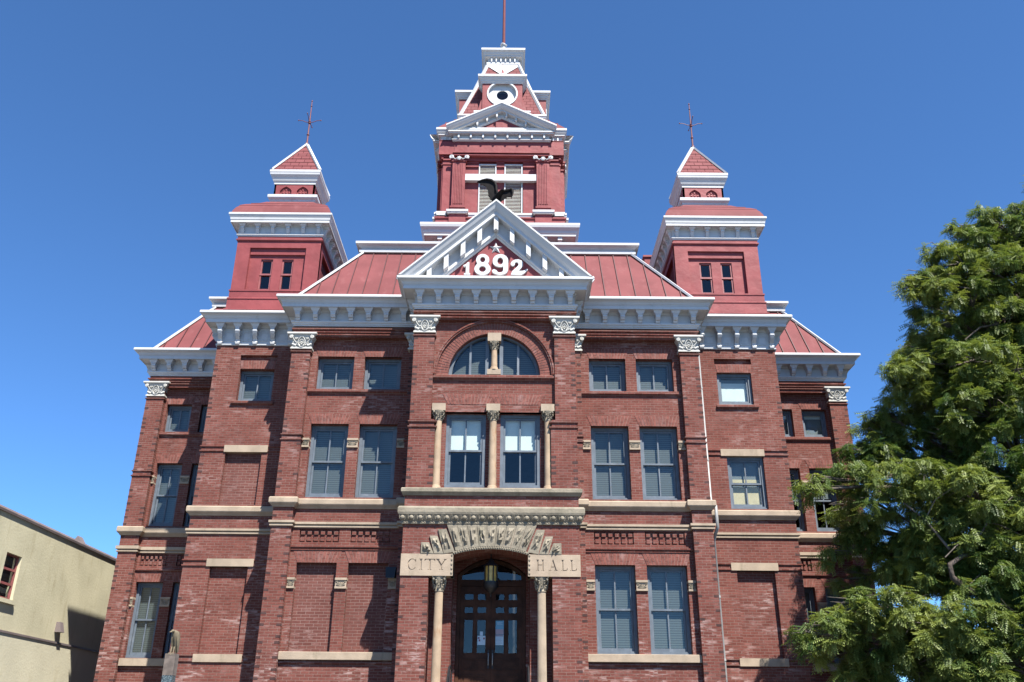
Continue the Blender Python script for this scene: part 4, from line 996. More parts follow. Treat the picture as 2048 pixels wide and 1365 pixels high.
for s in (-1, 1):
    n = MB(); xc = s * 1.70
    for q in (-1, 1):
        n.tube([(xc + q * (.30 + .085 * (1 - a / 12.5) * math.cos(a)), yF - .10, 23.24 + .085 * (1 - a / 12.5) * math.sin(a)) for a in np.linspace(-1, 9.5, 24)], .025, 6)
        n.tube([(xc + q * .24, yF - .09, 23.20), (xc + q * .15, yF - .09, 23.14), (xc + q * .08, yF - .09, 23.20)], .022, 6)
    n.ball((xc, yF - .10, 23.17), (.085, .05, .09), 0, 10, 6)
    for k in range(8): n.ball((xc + .075 * math.cos(k * .785), yF - .12, 23.17 + .075 * math.sin(k * .785)), (.025, .03, .025), 0, 6, 4)
    faces(n, 'volute_capital', WHITE)
for a, b in ((-.90, -.19), (.14, .87)):
    n = MB(); n.slab([rect(a, b, 20.42, 23.08), hole(a + .045, b - .045, 20.45, 23.03)], yF + .16, yF + .30)
    z = 20.5
    while z < 23.0:
        n.add([(a + .045, yF + .20, z), (b - .045, yF + .20, z), (b - .045, yF + .28, z + .055), (a + .045, yF + .28, z + .055), (a + .045, yF + .20, z - .014), (b - .045, yF + .20, z - .014), (b - .045, yF + .28, z + .041), (a + .045, yF + .28, z + .041)],
              [(0, 1, 2, 3), (4, 5, 6, 7), (0, 1, 5, 4)], 1); z += .066
    faces(n, 'louvre', [WHITE, LOUV])
# skirt cornice at the foot of the shaft
pr = [(-.1, 18.92), (.03, 18.92), (.05, 18.96), (.08, 18.97), (.08, 19.02), (.02, 19.03), (.02, 19.36), (.06, 19.38), (.36, 19.40), (.36, 19.38), (.38, 19.38), (.38, 19.46), (.41, 19.50), (.43, 19.60), (.50, 19.68), (.52, 19.70), (.54, 19.80), (.54, 19.88), (.50, 19.90), (-.1, 19.96)]
SK = MB().sweep([(TX - 2.55, TY - 2.55), (TX + 2.55, TY - 2.55), (TX + 2.55, TY + 2.55), (TX - 2.55, TY + 2.55)], pr, True).build('skirt_cornice', WHITE, T)
bm_ = MB(); bm_.box(-.085, .085, -.33, 0, 19.24, 19.385); bm_.frus((-.07, .07, -.1, 0), 19.03, (-.07, .07, -.28, 0), 19.24); me = bm_.mesh('skirt_bracket', WHITE)
for i in range(9):
    link('skirt_bracket', me, T, (-2.32 + .58 * i, TY - 2.55, 0))
    for s in (-1, 1):
        if i < 5: o = link('skirt_bracket', me, T, (s * 2.55, TY - 2.3 + .58 * i, 0)); o.rotation_euler.z = s * math.pi / 2
# main cornice and the four pediments
pr = [(-.1, 24.02), (.04, 24.02), (.05, 24.07), (.10, 24.08), (.10, 24.12), (.04, 24.13), (.04, 24.33), (.10, 24.36), (.15, 24.37), (.15, 24.43), (.18, 24.46), (.22, 24.56), (.24, 24.58), (.24, 24.68), (.2, 24.70), (-.1, 24.74)]
MB().sweep([(TX - 2.45, TY - 2.45), (TX + 2.45, TY - 2.45), (TX + 2.45, TY + 2.45), (TX - 2.45, TY + 2.45)], pr, True).build('main_cornice', WHITE, T)
n = MB(); hpr = [(-.1, 24.03), (.02, 24.03), (.05, 24.06), (.09, 24.08), (.09, 24.11), (.03, 24.12), (.03, 24.30), (.19, 24.31), (.19, 24.35), (.24, 24.37), (.24, 24.42), (-.1, 24.44)]
n.sweep([(-1.94, yF + .3), (-1.94, yF - .06), (1.94, yF - .06), (1.94, yF + .3)], hpr)
PZ, PH = 25.78, 2.26; PS = (PZ - 24.62) / PH
rp = [(-.5, 0), (.40, -.02), (.41, .0), (.41, .05), (.39, .06), (.36, .13), (.30, .20), (.28, .22), (.22, .24), (.22, .32), (.04, .33), (.03, .48), (.08, .49), (.08, .53), (.04, .54), (.04, .58), (-.5, .58)]
for s in (-1, 1):
    a = [(0, yF - .02 - o, PZ - d) for o, d in rp]; e = []
    for o, d in rp:
        xe = min(PH, (PZ - d - 24.43) / PS); e.append((s * xe, yF - .02 - o, PZ - d - PS * xe))
    k = len(rp); n.add(a + e, [(i, (i + 1) % k, k + (i + 1) % k, k + i) for i in range(k)] + [tuple(range(k, 2 * k))])
faces(n, 'pediment', WHITE)
n = MB()
for i in range(8): x = -1.75 + .5 * i; n.box(x - .035, x + .035, yF - .22, yF - .05, 24.13, 24.30)
for i in (-3, -2, -1, 1, 2, 3):
    x = i * .40 - .2 * (1 if i > 0 else -1); zz = PZ - PS * abs(x) - .32; n.box(x - .035, x + .035, yF - .22, yF - .02, zz - .17, zz + .005)
    
for s in (-1, 1):
    for x in (2.12, 2.32): n.box(s * x - .03, s * x + .03, yF - .0, yF + .1, 24.14, 24.31)
n.box(-1.93, 1.93, yF - .06, yF + .1, 24.14, 24.29); n.box(-2.4, 2.4, yF + .07, yF + .2, 24.15, 24.30); faces(n, 'dentil_course', WHITE)
n = MB(); hb = (PZ - .55 - 24.43) / PS
n.slab([[(-hb, 24.43), (hb, 24.43), (0, PZ - .55)]], yF - .03, yF + .2); n.box(-.24, .24, yF - .09, yF, 24.72, 25.0)
faces(n, 'tympanum', REDP)
# flared red steps, then the steep roof
m = MB(); frame_rect(m, TX, TY, [(2.62, 24.70), (2.60, 24.78), (2.36, 25.12), (2.36, 25.18), (2.32, 25.18), (2.02, 25.55), (2.02, 25.62), (1.98, 25.62), (1.80, 25.85)])
n = MB(); n.add([(0, yF - .3, PZ - .01), (-PH, yF - .3, 24.61), (-PH, yF + 1.2, 24.61), (0, yF + 1.6, PZ - .01), (PH, yF - .3, 24.61), (PH, yF + 1.2, 24.61)], [(0, 1, 2, 3), (0, 4, 5, 3)]); spin(m, n)
m.build('flared_roof', REDR, T)
m = MB(); n = MB()
frame_rect(m, TX, TY, [(1.80, 25.80), (1.86, 25.84), (1.86, 25.90), (1.90, 25.93), (1.90, 26.0), (1.7, 26.02)])
n.sweep([(-1.15, -1.7), (-1.15, -1.98), (1.15, -1.98), (1.15, -1.7)], [(-.1, 25.95), (.02, 25.95), (.06, 26.0), (.06, 26.08), (-.1, 26.1)])
spin(m, n)
m.build('roof_base', WHITE, T)
m = MB(); S0, S1, Z0, Z1 = 1.80, .70, 26.0, 29.75
frame_rect(m, TX, TY, [(S0, Z0), (S0 + (S1 - S0) * .5 - .03, (Z0 + Z1) / 2), (S1, Z1)]); m.build('spire_roof', SHINGLE, T)
for a in (-1, 1):
    for b in (-1, 1):
        m = MB(); mid = S0 + (S1 - S0) * .5 - .03
        bar3(m, (a * S0, TY + b * S0, Z0), (a * mid, TY + b * mid, (Z0 + Z1) / 2), .075, .05); bar3(m, (a * mid, TY + b * mid, (Z0 + Z1) / 2), (a * S1, TY + b * S1, Z1), .075, .05)
        m.build('hip_trim', WHITE, T)
n = MB()
sp_y = lambda z: -(S0 + (S1 - S0) * (z - Z0) / (Z1 - Z0)) - .03
hw_ = lambda z: -sp_y(z) - .05
n.add([(-hw_(29.72), sp_y(29.72), 29.72), (hw_(29.72), sp_y(29.72), 29.72), (hw_(29.60), sp_y(29.60), 29.60), (.05, sp_y(28.92), 28.92), (-.05, sp_y(28.92), 28.92), (-hw_(29.60), sp_y(29.60), 29.60)], [(0, 1, 2, 3, 4, 5)])
n.v += [(x, y + .05, z) for x, y, z in n.v[:6]]; n.f += [tuple(range(6, 12))] + [(i, (i + 1) % 6, 6 + (i + 1) % 6, 6 + i) for i in range(6)]; n.m += [0] * 7; n.sm += [False] * 7
faces(n, 'spire_apron', WHITE)
m = MB(); frame_rect(m, TX, TY, [(.70, 29.70), (.76, 29.74), (.76, 29.82), (.70, 29.84), (.70, 30.06), (.76, 30.08), (.84, 30.10), (.84, 30.16), (.88, 30.20), (.92, 30.30), (.99, 30.34), (1.0, 30.36), (1.0, 30.46), (.96, 30.48), (.2, 30.52)])
n = MB()
for i in range(6): x = -.53 + .212 * i; n.box(x - .028, x + .028, -.80, -.68, 29.84, 30.07)
spin(m, n); m.build('top_cornice', WHITE, T)
# dormers with round openings
n = MB(); yD = -1.92
ring = ell(0, 27.07, .66, .66, 0, 360, 36)[:-1]
n.slab([rect(-.86, .86, 26.0, 27.62), ring[::-1]], yD, yD + .12); n.box(-.86, -.80, yD + .12, -.9, 26.0, 27.62); n.box(.80, .86, yD + .12, -.9, 26.0, 27.62)
for s in (-1, 1): n.slab([[(s * .86, 26.0), (s * 1.12, 26.0), (s * 1.02, 26.3), (s * .92, 26.75), (s * .86, 26.8)]], yD + .05, yD + .12)
faces(n, 'dormer', REDP)
n = MB(); n.slab([ring, ell(0, 27.07, .25, .25, 360, 0, 24)[:-1]], yD + .11, yD + .16); n.slab([ell(0, 27.07, .665, .665, 0, 360, 36)[:-1], ell(0, 27.07, .60, .60, 360, 0, 36)[:-1]], yD - .03, yD + .12)
n.box(-.8, .8, -1.2, -1.15, 26.2, 27.6, 1)
faces(n, 'dial', [WHITE, DARK])
n = MB(); n.slab([ell(0, 27.07, .26, .26, 0, 360, 24)[:-1]], yD + .135, yD + .14); faces(n, 'pane', GLASS)
n = MB(); n.sweep([(-.86, -.7), (-.86, yD), (.86, yD), (.86, -.7)], [(-.1, 27.60), (.03, 27.60), (.05, 27.66), (.07, 27.67), (.10, 27.76), (.13, 27.78), (.15, 27.84), (.19, 27.86), (.20, 27.88), (.20, 27.98), (-.1, 28.02)])
n.box(-.86, .86, yD, -.7, 27.6, 28.0); n.tube([(0, yD + .1, 27.98), (0, yD + .1, 28.08)], .09, 10); n.ball((0, yD + .1, 28.16), (.13, .13, .07), 0, 12, 6)
faces(n, 'dormer_cornice', WHITE)
n = MB(); n.lathe(0, yD + .1, [(.11, 28.20), (.06, 28.30), (.04, 28.42), (.012, 28.50), (.008, 28.85)], 10); faces(n, 'dormer_urn', REDP)

# ================================================================ separate things on the building
fp = thing('flagpole', 'tall thin pink-red flagpole rising from the top of the clock tower', 'flagpole', (TX, TY, 30.5))
MB().tube([(0, 0, .1), (0, 0, 7.5)], [.075, .05], 12).build('pole', REDR, fp)
m = MB(); m.tube([(.13 * math.cos(a), .13 * math.sin(a), 1.0 + .04 * math.sin(2 * a)) for a in np.linspace(0, 2 * math.pi, 17)], .035, 8); m.lathe(0, 0, [(.12, -.02), (.12, .06), (.095, .1), (.095, 1.02)], 12); m.build('collar', WHITE, fp)
# eagle on the gable
eg = thing('eagle_statue', 'dark metal eagle with one raised wing perched on the gable above the date', 'statue', (0, -.38, GZ))
m = MB()
m.loft([[(r_ * math.cos(a) + cx, r_ * math.sin(a) * .9 + cy, z) for a in np.linspace(0, 2 * math.pi, 12, endpoint=False)] for cx, cy, z, r_ in ((-.10, .16, -.16, .04), (-.075, .12, -.04, .075), (-.02, .06, .10, .12), (.05, -.02, .19, .115), (.11, -.10, .24, .075), (.16, -.17, .265, .068), (.20, -.23, .25, .055), (.235, -.28, .215, .022), (.245, -.29, .18, .008))])
for s in (-1, 1): m.tube([(s * .07, .05, .10), (s * .08, .02, .0), (s * .085, -.05, -.05), (s * .09, -.12, -.075)], [.05, .035, .025, .018], 8)
m.build('body', BRONZE, eg)
def wing(pts_lead, pts_trail, thick=.02):
    m = MB(); n = len(pts_lead); k = 0
    fr = []
    for i in range(n):
        a, b = Vector(pts_lead[i]), Vector(pts_trail[i]); fr.append([a + (b - a) * q for q in (0, .25, .5, .75, 1)])
    nn = Vector((.1, -.8, -.4)).normalized() * thick
    v = [tuple(p) for r_ in fr for p in r_] + [tuple(p - nn) for r_ in fr for p in r_]; W_ = 5; o = n * W_
    fs = []
    for i in range(n - 1):
        for j in range(4):
            q = (i * W_ + j, i * W_ + j + 1, (i + 1) * W_ + j + 1, (i + 1) * W_ + j); fs += [q, tuple(o + z for z in q[::-1])]
        for j in (0, 4): fs.append((i * W_ + j, (i + 1) * W_ + j, o + (i + 1) * W_ + j, o + i * W_ + j))
    for j in range(4): fs += [(j, j + 1, o + j + 1, o + j), ((n - 1) * W_ + j, (n - 1) * W_ + j + 1, o + (n - 1) * W_ + j + 1, o + (n - 1) * W_ + j)]
    m.add(v, fs, 0, False); m.tube(pts_lead, [.045] * (n - 2) + [.03, .012], 6)
    return m
ld = [(.03, 0, .22), (-.013, 0, .37), (-.018, 0, .49), (-.057, 0, .60), (-.17, 0, .68), (-.286, 0, .70), (-.41, 0, .68), (-.56, 0, .63)]
trl = [(-.12, .06, .05), (-.17, .06, .10), (-.233, .05, .226), (-.24, .05, .35), (-.286, .04, .474), (-.374, .03, .556), (-.497, .02, .607), (-.562, .0, .622)]
wing([(x * 1.05, y, z * 1.12) for x, y, z in ld], [(x * 1.08, y, z * 1.08) for x, y, z in trl]).build('wing', BRONZE, eg)
ld = [(.02, 0, .185), (.119, -.02, .268), (.233, -.05, .309), (.34, -.08, .305), (.418, -.1, .335), (.46, -.12, .288), (.462, -.13, .185), (.427, -.13, .03)]
trl = [(.03, .05, .02), (.10, .03, -.02), (.154, .0, .01), (.233, -.03, .06), (.295, -.06, .0875), (.365, -.09, .095), (.392, -.11, .09), (.42, -.13, .038)]
wing([(x * 1.05, y, z * 1.12) for x, y, z in ld], [(x * 1.08, y, z * 1.08) for x, y, z in trl]).build('wing', BRONZE, eg)
# drainpipe down the wing pier
m = MB(); X = 6.11
m.tube([(6.05, 1.55, 12.95), (6.10, 1.62, 12.6), (X, 1.60, 12.2), (X, 1.60, 7.85), (X + .05, 1.50, 7.74), (X + .06, 1.30, 7.6), (X + .06, 1.28, 7.0), (X + .02, 1.45, 6.85), (X, 1.60, 6.7), (X, 1.60, 0)], .045, 10)
for z in (11.2, 9.0, 5.2, 3.6): m.tube([(X, 1.60, z - .03), (X, 1.60, z + .03)], .056, 10)
m.build('drainpipe', PIPE, hall)
# floodlight in the shaded corner
fl = thing('floodlight', 'small black box floodlight in the shaded wall corner beside the stone entrance', 'floodlight', (-2.70, YWW - .02, 5.72))
MB().frus((-.12, .12, -.22, .0), -.14, (-.14, .14, -.16, .04), .14).build('housing', IRON, fl); MB().box(-.03, .03, .02, .05, -.08, .08).box(-.03, .03, -.02, .02, -.02, .02).build('bracket', IRON, fl); MB().box(-.10, .10, -.20, -.02, -.150, -.143).build('lens', GLASS, fl)
# lantern
la = thing('hanging_lantern', 'black iron lantern with amber glass hanging in the entrance arch', 'lantern', (.0, .62, 5.02))
m = MB(); m.lathe(0, 0, [(.015, .0), (.02, .08), (.05, .10), (.10, .16), (.15, .24), (.15, .34)], 8); m.lathe(0, 0, [(.16, .33), (.16, .37)], 8); m.lathe(0, 0, [(.165, .76), (.12, .82), (.06, .90), (.03, .95), (.012, 1.0), (.012, 1.2)], 8)
for k in range(8):
    a = math.pi / 4 * (k + .5); m.tube([(.135 * math.cos(a), .135 * math.sin(a), .36), (.135 * math.cos(a), .135 * math.sin(a), .78)], .012, 6)
m.wide(1.3).build('frame', IRON, la); MB().lathe(0, 0, [(.12, .37), (.12, .76)], 8).wide(1.3).build('glass', AMBER, la); MB().tube([(0, 0, 1.15), (0, 0, 1.17)], .012, 6).box(-.06, .06, -.06, .06, 1.13, 1.16).build('canopy', IRON, la)
# handrails on the steps
for s in (-1, 1):
    hr = thing('handrail', 'black iron handrail by the rust-streaked column' if s < 0 else 'black iron handrail by the clean fluted column', 'handrail', (s * .96, 0, 2.3), 'handrails at the entrance')
    MB().tube([(0, 1.0, .95), (0, .2, 1.0), (0, -.1, .95), (0, -3.6, -1.1), (0, -3.75, -1.3), (0, -3.7, -1.45)], .025, 8).build('rail', IRON, hr)
    for y, z0, z1 in ((.85, 0, .95), (.05, 0, .97), (-2.0, -1.25, -.2), (-3.6, -2.15, -1.1)): MB().tube([(0, y, z0), (0, y, z1)], .02, 8).build('post', IRON, hr)

# ================================================================ yellow building
XB = -14.85
yb = thing('yellow_building', 'plain pale yellow stucco building with a mauve roof edge beside the brick hall', 'building', (XB, 0, 0))
m = MB(); wy0, wy1 = 4.45, 5.36
def yslab(loops, x0, x1, mi=0): return m.slab(loops, x0, x1, mi, 'x')
yslab([rect(-9, 17, 4.56, 7.90), hole(wy0, wy1, 5.45, 6.78), hole(-1.0, -.1, 5.45, 6.78)], -.3, 0); yslab([rect(-9, 17, 0, 4.50)], -.3, .045, 1)
m.box(-14, -.3, -9, -8.7, 0, 7.9); m.box(-14, -.3, 16.7, 17, 0, 7.9); m.box(-14, -13.7, -8.7, 16.7, 0, 7.9)
m.build('wall', [STUCCO, STUCCO2], yb)
MB().box(-14, -.3, -8.7, 16.7, 7.5, 7.6).build('flat_roof', TARP, yb)
m = MB(); m.slab([[(-.4, 7.86), (.05, 7.86), (.06, 7.93), (.02, 8.0), (-.4, 8.03)]], -9.05, 17.05); 
m.v = [(x, y, z) for x, y, z in m.v]; m.build('roof_edge', TRIM, yb)
m = MB(); m.box(-.1, .075, -9, 17, 4.50, 4.56); m.build('ledge', TRIM, yb)
for a in (wy0, -1.0):
    f = MB(); b = a + .91
    f.slab([rect(a, b, 5.45, 6.78)] + [hole(a + .06, b - .06, z0, z0 + .36) for z0 in (5.52, 5.945, 6.37)], -.16, -.09, 0, 'x')
    o = f.build('window', REDFRAME, yb); MB().box(-.13, -.125, a + .05, b - .05, 5.5, 6.74).build('pane', GLASS, o); MB().box(-.02, .09, a - .05, b + .08, 5.33, 5.449).build('sill', STUCCO, o)
    MB().box(-.299, -.25, a, b, 5.45, 6.78).build('blind', DARK, o)  # no blind hangs here: dark sheet painting the unlit room behind the pane
wl = thing('wall_light', 'grey wedge-shaped lamp fixed to the yellow stucco wall', 'wall lamp', (XB + .0, 8.55, 5.02))
MB().loft([[(.0, -.13, -.16), (.22, -.13, -.16), (.22, .13, -.16), (.0, .13, -.16)], [(0, -.12, .17), (.12, -.12, .17), (.12, .12, .17), (0, .12, .17)]], 0, True, False).build('housing', TRIM, wl); MB().box(.02, .20, -.11, .11, -.175, -.161).build('lens', GLASS, wl)
rv = thing('roof_vent', 'small dark gabled vent poking above the mauve roof edge', 'vent', (XB - .35, 9.6, 7.55))
MB().slab([[(-.18, 0), (.18, 0), (.18, .5), (0, .76), (-.18, .5)]], -.2, .2).build('casing', TRIM, rv); MB().box(-.12, .12, -.215, -.203, .2, .48).build('grille', IRON, rv)

# ================================================================ bird on a post
bp = thing('bird_carving', 'carved hunched bird looking down from a grey wooden post', 'statue', (-3.80, -11.0, 0))
MB().box(-.064, .064, -.064, .064, 0, 2.36).build('stone_post', GRANITE, bp); m = MB(); m.box(-.066, .066, -.066, .066, 2.362, 2.62); m.build('wooden_block', POSTW, bp)
m = MB()
m.loft([[(cx + rx * math.cos(a), cy + ry * math.sin(a), z) for a in np.linspace(0, 2 * math.pi, 14, endpoint=False)] for cx, cy, z, rx, ry in ((.03, .06, 2.63, .012, .02), (.03, .05, 2.70, .03, .035), (.02, .03, 2.80, .055, .06), (.015, .01, 2.88, .066, .075), (.012, 0, 2.94, .06, .075), (.0, -.02, 2.975, .04, .06), (-.015, -.05, 2.985, .03, .035))])
m.ball((-.022, -.075, 2.968), (.032, .04, .025), 0, 12, 8)
m.loft([[(-.03 + (-.012) * t_ + r_ * math.cos(a), -.105 - .06 * t_, 2.958 - .014 * t_ + r_ * .6 * math.sin(a)) for a in np.linspace(0, 2 * math.pi, 8, endpoint=False)] for t_, r_ in ((0, .016), (.5, .013), (1, .003))])
for s in (-1, 1):
    m.tube([(s * .02, -.02, 2.73), (s * .022, -.03, 2.66), (s * .025, -.04, 2.628)], [.014, .009, .008], 8)
    for q in (-1, 0, 1): m.tube([(s * .025, -.04, 2.63), (s * .025 + q * .016, -.075, 2.626), (s * .025 + q * .02, -.088, 2.60)], [.007, .006, .004], 6)
m.v = [(x * .78, y * .78, 2.62 + (z - 2.62) * .78) for x, y, z in m.v]
m.build('bird', CARVED, bp)
for s in (-1, 1):
    MB().loft([[(s * (.045 + .018 * math.cos(a) * k) + .012, cy + .05 * math.sin(a) * k, z) for a in np.linspace(0, 2 * math.pi, 10, endpoint=False)] for z, cy, k in ((2.635, .055, .25), (2.70, .045, .7), (2.80, .02, 1.1), (2.88, .0, 1.2), (2.94, -.01, .8), (2.97, -.015, .3))]).shrink(.78, 2.62).build('wing', CARVED, bp)

# ================================================================ tree
TREE = thing('locust_tree', 'large feathery green tree with drooping sprays of leaves in front of the brick wall', 'tree', (13.6, -.6, 0))
#PADS
PADS = [(12.0, 0.42, 6.66, 1.1, 0.94), (12.92, 1.59, 12.35, 0.98, 0.82), (15.57, 1.59, 7.64, 1.06, 0.94), (12.13, 1.67, 6.09, 1.07, 0.97),
        (15.15, 1.4, 11.73, 1.09, 0.84), (10.88, 0.68, 3.95, 1.14, 1.01), (13.02, 0.49, 3.5, 1.17, 0.88), (13.42, -0.26, 3.77, 0.94, 0.82),
        (15.22, 1.07, 7.84, 1.0, 0.9), (13.17, 0.96, 8.61, 1.09, 1.02), (13.51, 1.64, 3.52, 1.23, 0.95), (11.91, 1.91, 4.11, 1.2, 0.92),
        (15.08, 1.58, 10.23, 1.09, 0.84), (11.58, 1.97, 4.17, 0.93, 0.99), (13.27, 0.23, 10.35, 1.15, 1.01), (10.83, -0.39, 5.88, 1.14, 0.85),
        (13.62, 0.76, 3.04, 1.23, 0.84), (10.94, -0.42, 6.0, 0.96, 0.87), (13.65, -0.39, 10.07, 1.19, 0.84), (13.87, 0.44, 3.69, 1.05, 0.91),
        (13.61, 0.9, 6.31, 1.1, 1.03), (13.65, 1.3, 7.93, 0.98, 0.84), (14.96, 0.87, 6.99, 0.9, 0.87), (14.68, 1.04, 12.06, 1.11, 0.77),
        (13.97, 1.2, 7.57, 1.01, 0.96), (14.45, -0.35, 11.44, 1.12, 1.04), (14.74, 0.48, 13.04, 0.89, 0.76), (14.96, 0.49, 13.47, 0.88, 0.76),
        (16.27, 0.42, 15.19, 1.03, 0.74), (13.8, -0.4, 11.02, 0.85, 0.77), (15.62, -0.2, 14.45, 0.9, 0.86), (14.06, -0.58, 10.72, 0.9, 0.82),
        (15.44, -0.44, 12.63, 0.82, 0.79), (14.61, 1.1, 11.63, 0.85, 0.74), (16.01, 1.02, 12.4, 0.9, 0.7), (13.99, -0.32, 11.1, 0.9, 0.77),
        (15.64, 1.3, 13.68, 0.84, 0.68), (16.32, 1.47, 11.44, 0.93, 0.89), (10.5, 0.6, 9.61, 0.56, 0.52), (9.99, 0.6, 9.03, 0.56, 0.52),
        (10.62, 0.2, 8.77, 0.67, 0.6), (9.34, 0.6, 7.35, 0.5, 0.45), (9.71, 0.4, 6.77, 0.56, 0.52), (12.05, -0.6, 13.71, 0.5, 0.45),
        (11.62, -0.7, 13.37, 0.34, 0.33), (12.23, -0.4, 13.02, 0.56, 0.52), (12.01, -0.4, 12.23, 0.5, 0.45), (11.57, -0.4, 11.54, 0.5, 0.45),
        (11.06, -0.2, 11.13, 0.39, 0.38), (11.16, 0, 10.43, 0.56, 0.52), (10.82, 0.4, 9.91, 0.56, 0.52), (13.68, -0.4, 15.34, 0.56, 0.52),
        (12.85, -0.4, 14.82, 0.45, 0.42), (14.45, -0.4, 15.86, 0.56, 0.52), (13.17, 0, 14.04, 0.78, 0.75), (12.58, 0.3, 11.01, 0.9, 0.83),
        (14.24, 0.2, 14.5, 0.9, 0.9), (15.32, -0.5, 15.63, 1.01, 0.9), (14.03, -0.5, 15.11, 0.78, 0.6), (13.13, -0.5, 14.27, 0.84, 0.6),
        (12.17, -0.7, 13.42, 0.62, 0.52), (14.37, -1.0, 13.84, 1.12, 0.9), (13.09, -1.0, 13.04, 0.9, 0.75), (12.33, -0.7, 12.4, 0.56, 0.52),
        (14.15, -0.8, 12.37, 1.12, 0.9), (12.61, -0.5, 11.58, 0.9, 0.75), (11.4, -0.5, 10.98, 0.73, 0.52), (12.81, -1.5, 10.86, 1.01, 0.75),
        (11.83, -0.2, 10.36, 0.84, 0.68), (12.55, -1.5, 9.6, 1.12, 0.9), (13.36, -2, 10.38, 1.01, 0.9), (10.98, 0.8, 9.54, 0.67, 0.75),
        (10.56, 1.0, 9.08, 0.56, 0.6), (11.68, 0.5, 9.44, 0.9, 0.9), (12.11, -0.5, 8.98, 1.01, 0.9), (12.93, -1.5, 8.4, 1.12, 0.9),
        (9.32, -0.5, 8.01, 0.78, 0.45), (8.31, -0.7, 7.75, 0.5, 0.3), (7.99, -0.8, 7.46, 0.34, 0.33), (10.14, -1.0, 7.87, 0.9, 0.6),
        (9.61, -0.8, 7.28, 0.67, 0.52), (10.89, -1.5, 7.61, 0.9, 0.6), (11.69, -2.0, 7.24, 1.01, 0.75), (12.69, -2, 7.12, 0.9, 0.75),
        (9.33, 0.5, 6.59, 0.5, 0.45), (8.87, 0.5, 6.13, 0.45, 0.33), (10.07, 0.0, 6.69, 0.78, 0.75), (10.8, -1.0, 6.6, 1.01, 0.75),
        (11.6, -1.8, 6.31, 1.01, 0.75), (12.39, -2.2, 6.0, 1.01, 0.9), (10.68, 0.8, 6.07, 0.9, 0.75), (9.48, 1.0, 5.58, 0.56, 0.45),
        (10.99, -1, 5.63, 1.01, 0.75), (11.63, -2, 5.23, 1.01, 0.75), (8.89, -1.0, 4.67, 0.84, 0.52), (7.98, -1.0, 4.2, 0.67, 0.52),
        (7.41, -1.0, 3.91, 0.39, 0.42), (9.52, -1.5, 4.6, 0.9, 0.6), (8.42, -0.5, 3.57, 0.67, 0.6), (9.3, -0.8, 3.78, 0.9, 0.75),
        (10.05, -1.7, 4.14, 1.01, 0.75), (10.86, -2.2, 4.19, 1.01, 0.75), (11.73, -2.5, 4.27, 1.01, 0.9), (9.94, -1, 3.16, 1.01, 0.75),
        (10.63, -2, 3.15, 1.01, 0.75), (11.47, -2.5, 3.12, 1.01, 0.75), (9.22, 0, 2.93, 0.78, 0.6), (16.21, -0.5, 14.46, 1.34, 1.2),
        (15.64, -1, 12.14, 1.34, 1.2), (15.23, -1, 9.95, 1.46, 1.2), (14.28, -1.5, 7.77, 1.34, 1.2), (13.94, -1.5, 5.92, 1.34, 1.2),
        (13.18, -2, 4.02, 1.34, 1.2), (16.92, 0, 16.85, 1.23, 1.2), (13.32, 1.5, 10.55, 1.12, 1.2), (14.99, 1.5, 11.51, 1.23, 1.2),
        (12.57, 1.5, 8.16, 1.12, 1.2), (13.92, 1.5, 7.89, 1.23, 1.2), (11.66, 1.5, 6.21, 1.12, 1.05), (13.13, 1.3, 5.92, 1.23, 1.2),
        (11.32, 1.0, 4.08, 1.12, 1.05), (12.71, 0.5, 3.92, 1.23, 1.2), (14.65, 1.5, 13.48, 1.12, 1.2)]
LIMBS = [([(13.77, -1.05, 5.64), (12.64, -1.55, 5.08), (11.66, -1.95, 4.71), (10.96, -2.25, 4.82), (10.57, -2.35, 5.1), (10.57, -2.35, 5.39), (10.95, -2.25, 5.61), (11.53, -2.05, 5.7)], 0.11, 0.035, 0), ([(13.33, -1.55, 6.5), (12.25, -1.95, 6.35), (11.52, -2.15, 6.18), (10.95, -2.25, 5.92), (10.54, -2.25, 5.57)], 0.04, 0.012, 1), ([(10.83, -1.95, 5.81), (10.47, -1.75, 6.56), (10.13, -1.35, 7.14), (9.67, -1.05, 7.47)], 0.035, 0.008, 1), ([(11.46, -2.25, 6.1), (11.85, -2.25, 6.57), (12.42, -2.25, 6.76)], 0.02, 0.006, 1), ([(10.47, -1.75, 6.56), (10.66, -2.05, 6.97), (11.42, -2.15, 7.44)], 0.018, 0.005, 1), ([(15.19, -0.05, 12.11), (13.85, -0.75, 11.49), (12.87, -1.15, 11.01), (12.16, -1.15, 10.79)], 0.07, 0.02, 0), ([(15.05, -0.15, 13.01), (13.75, -0.95, 12.15), (13.21, -1.15, 11.97), (12.67, -1.25, 11.55)], 0.05, 0.015, 0)]
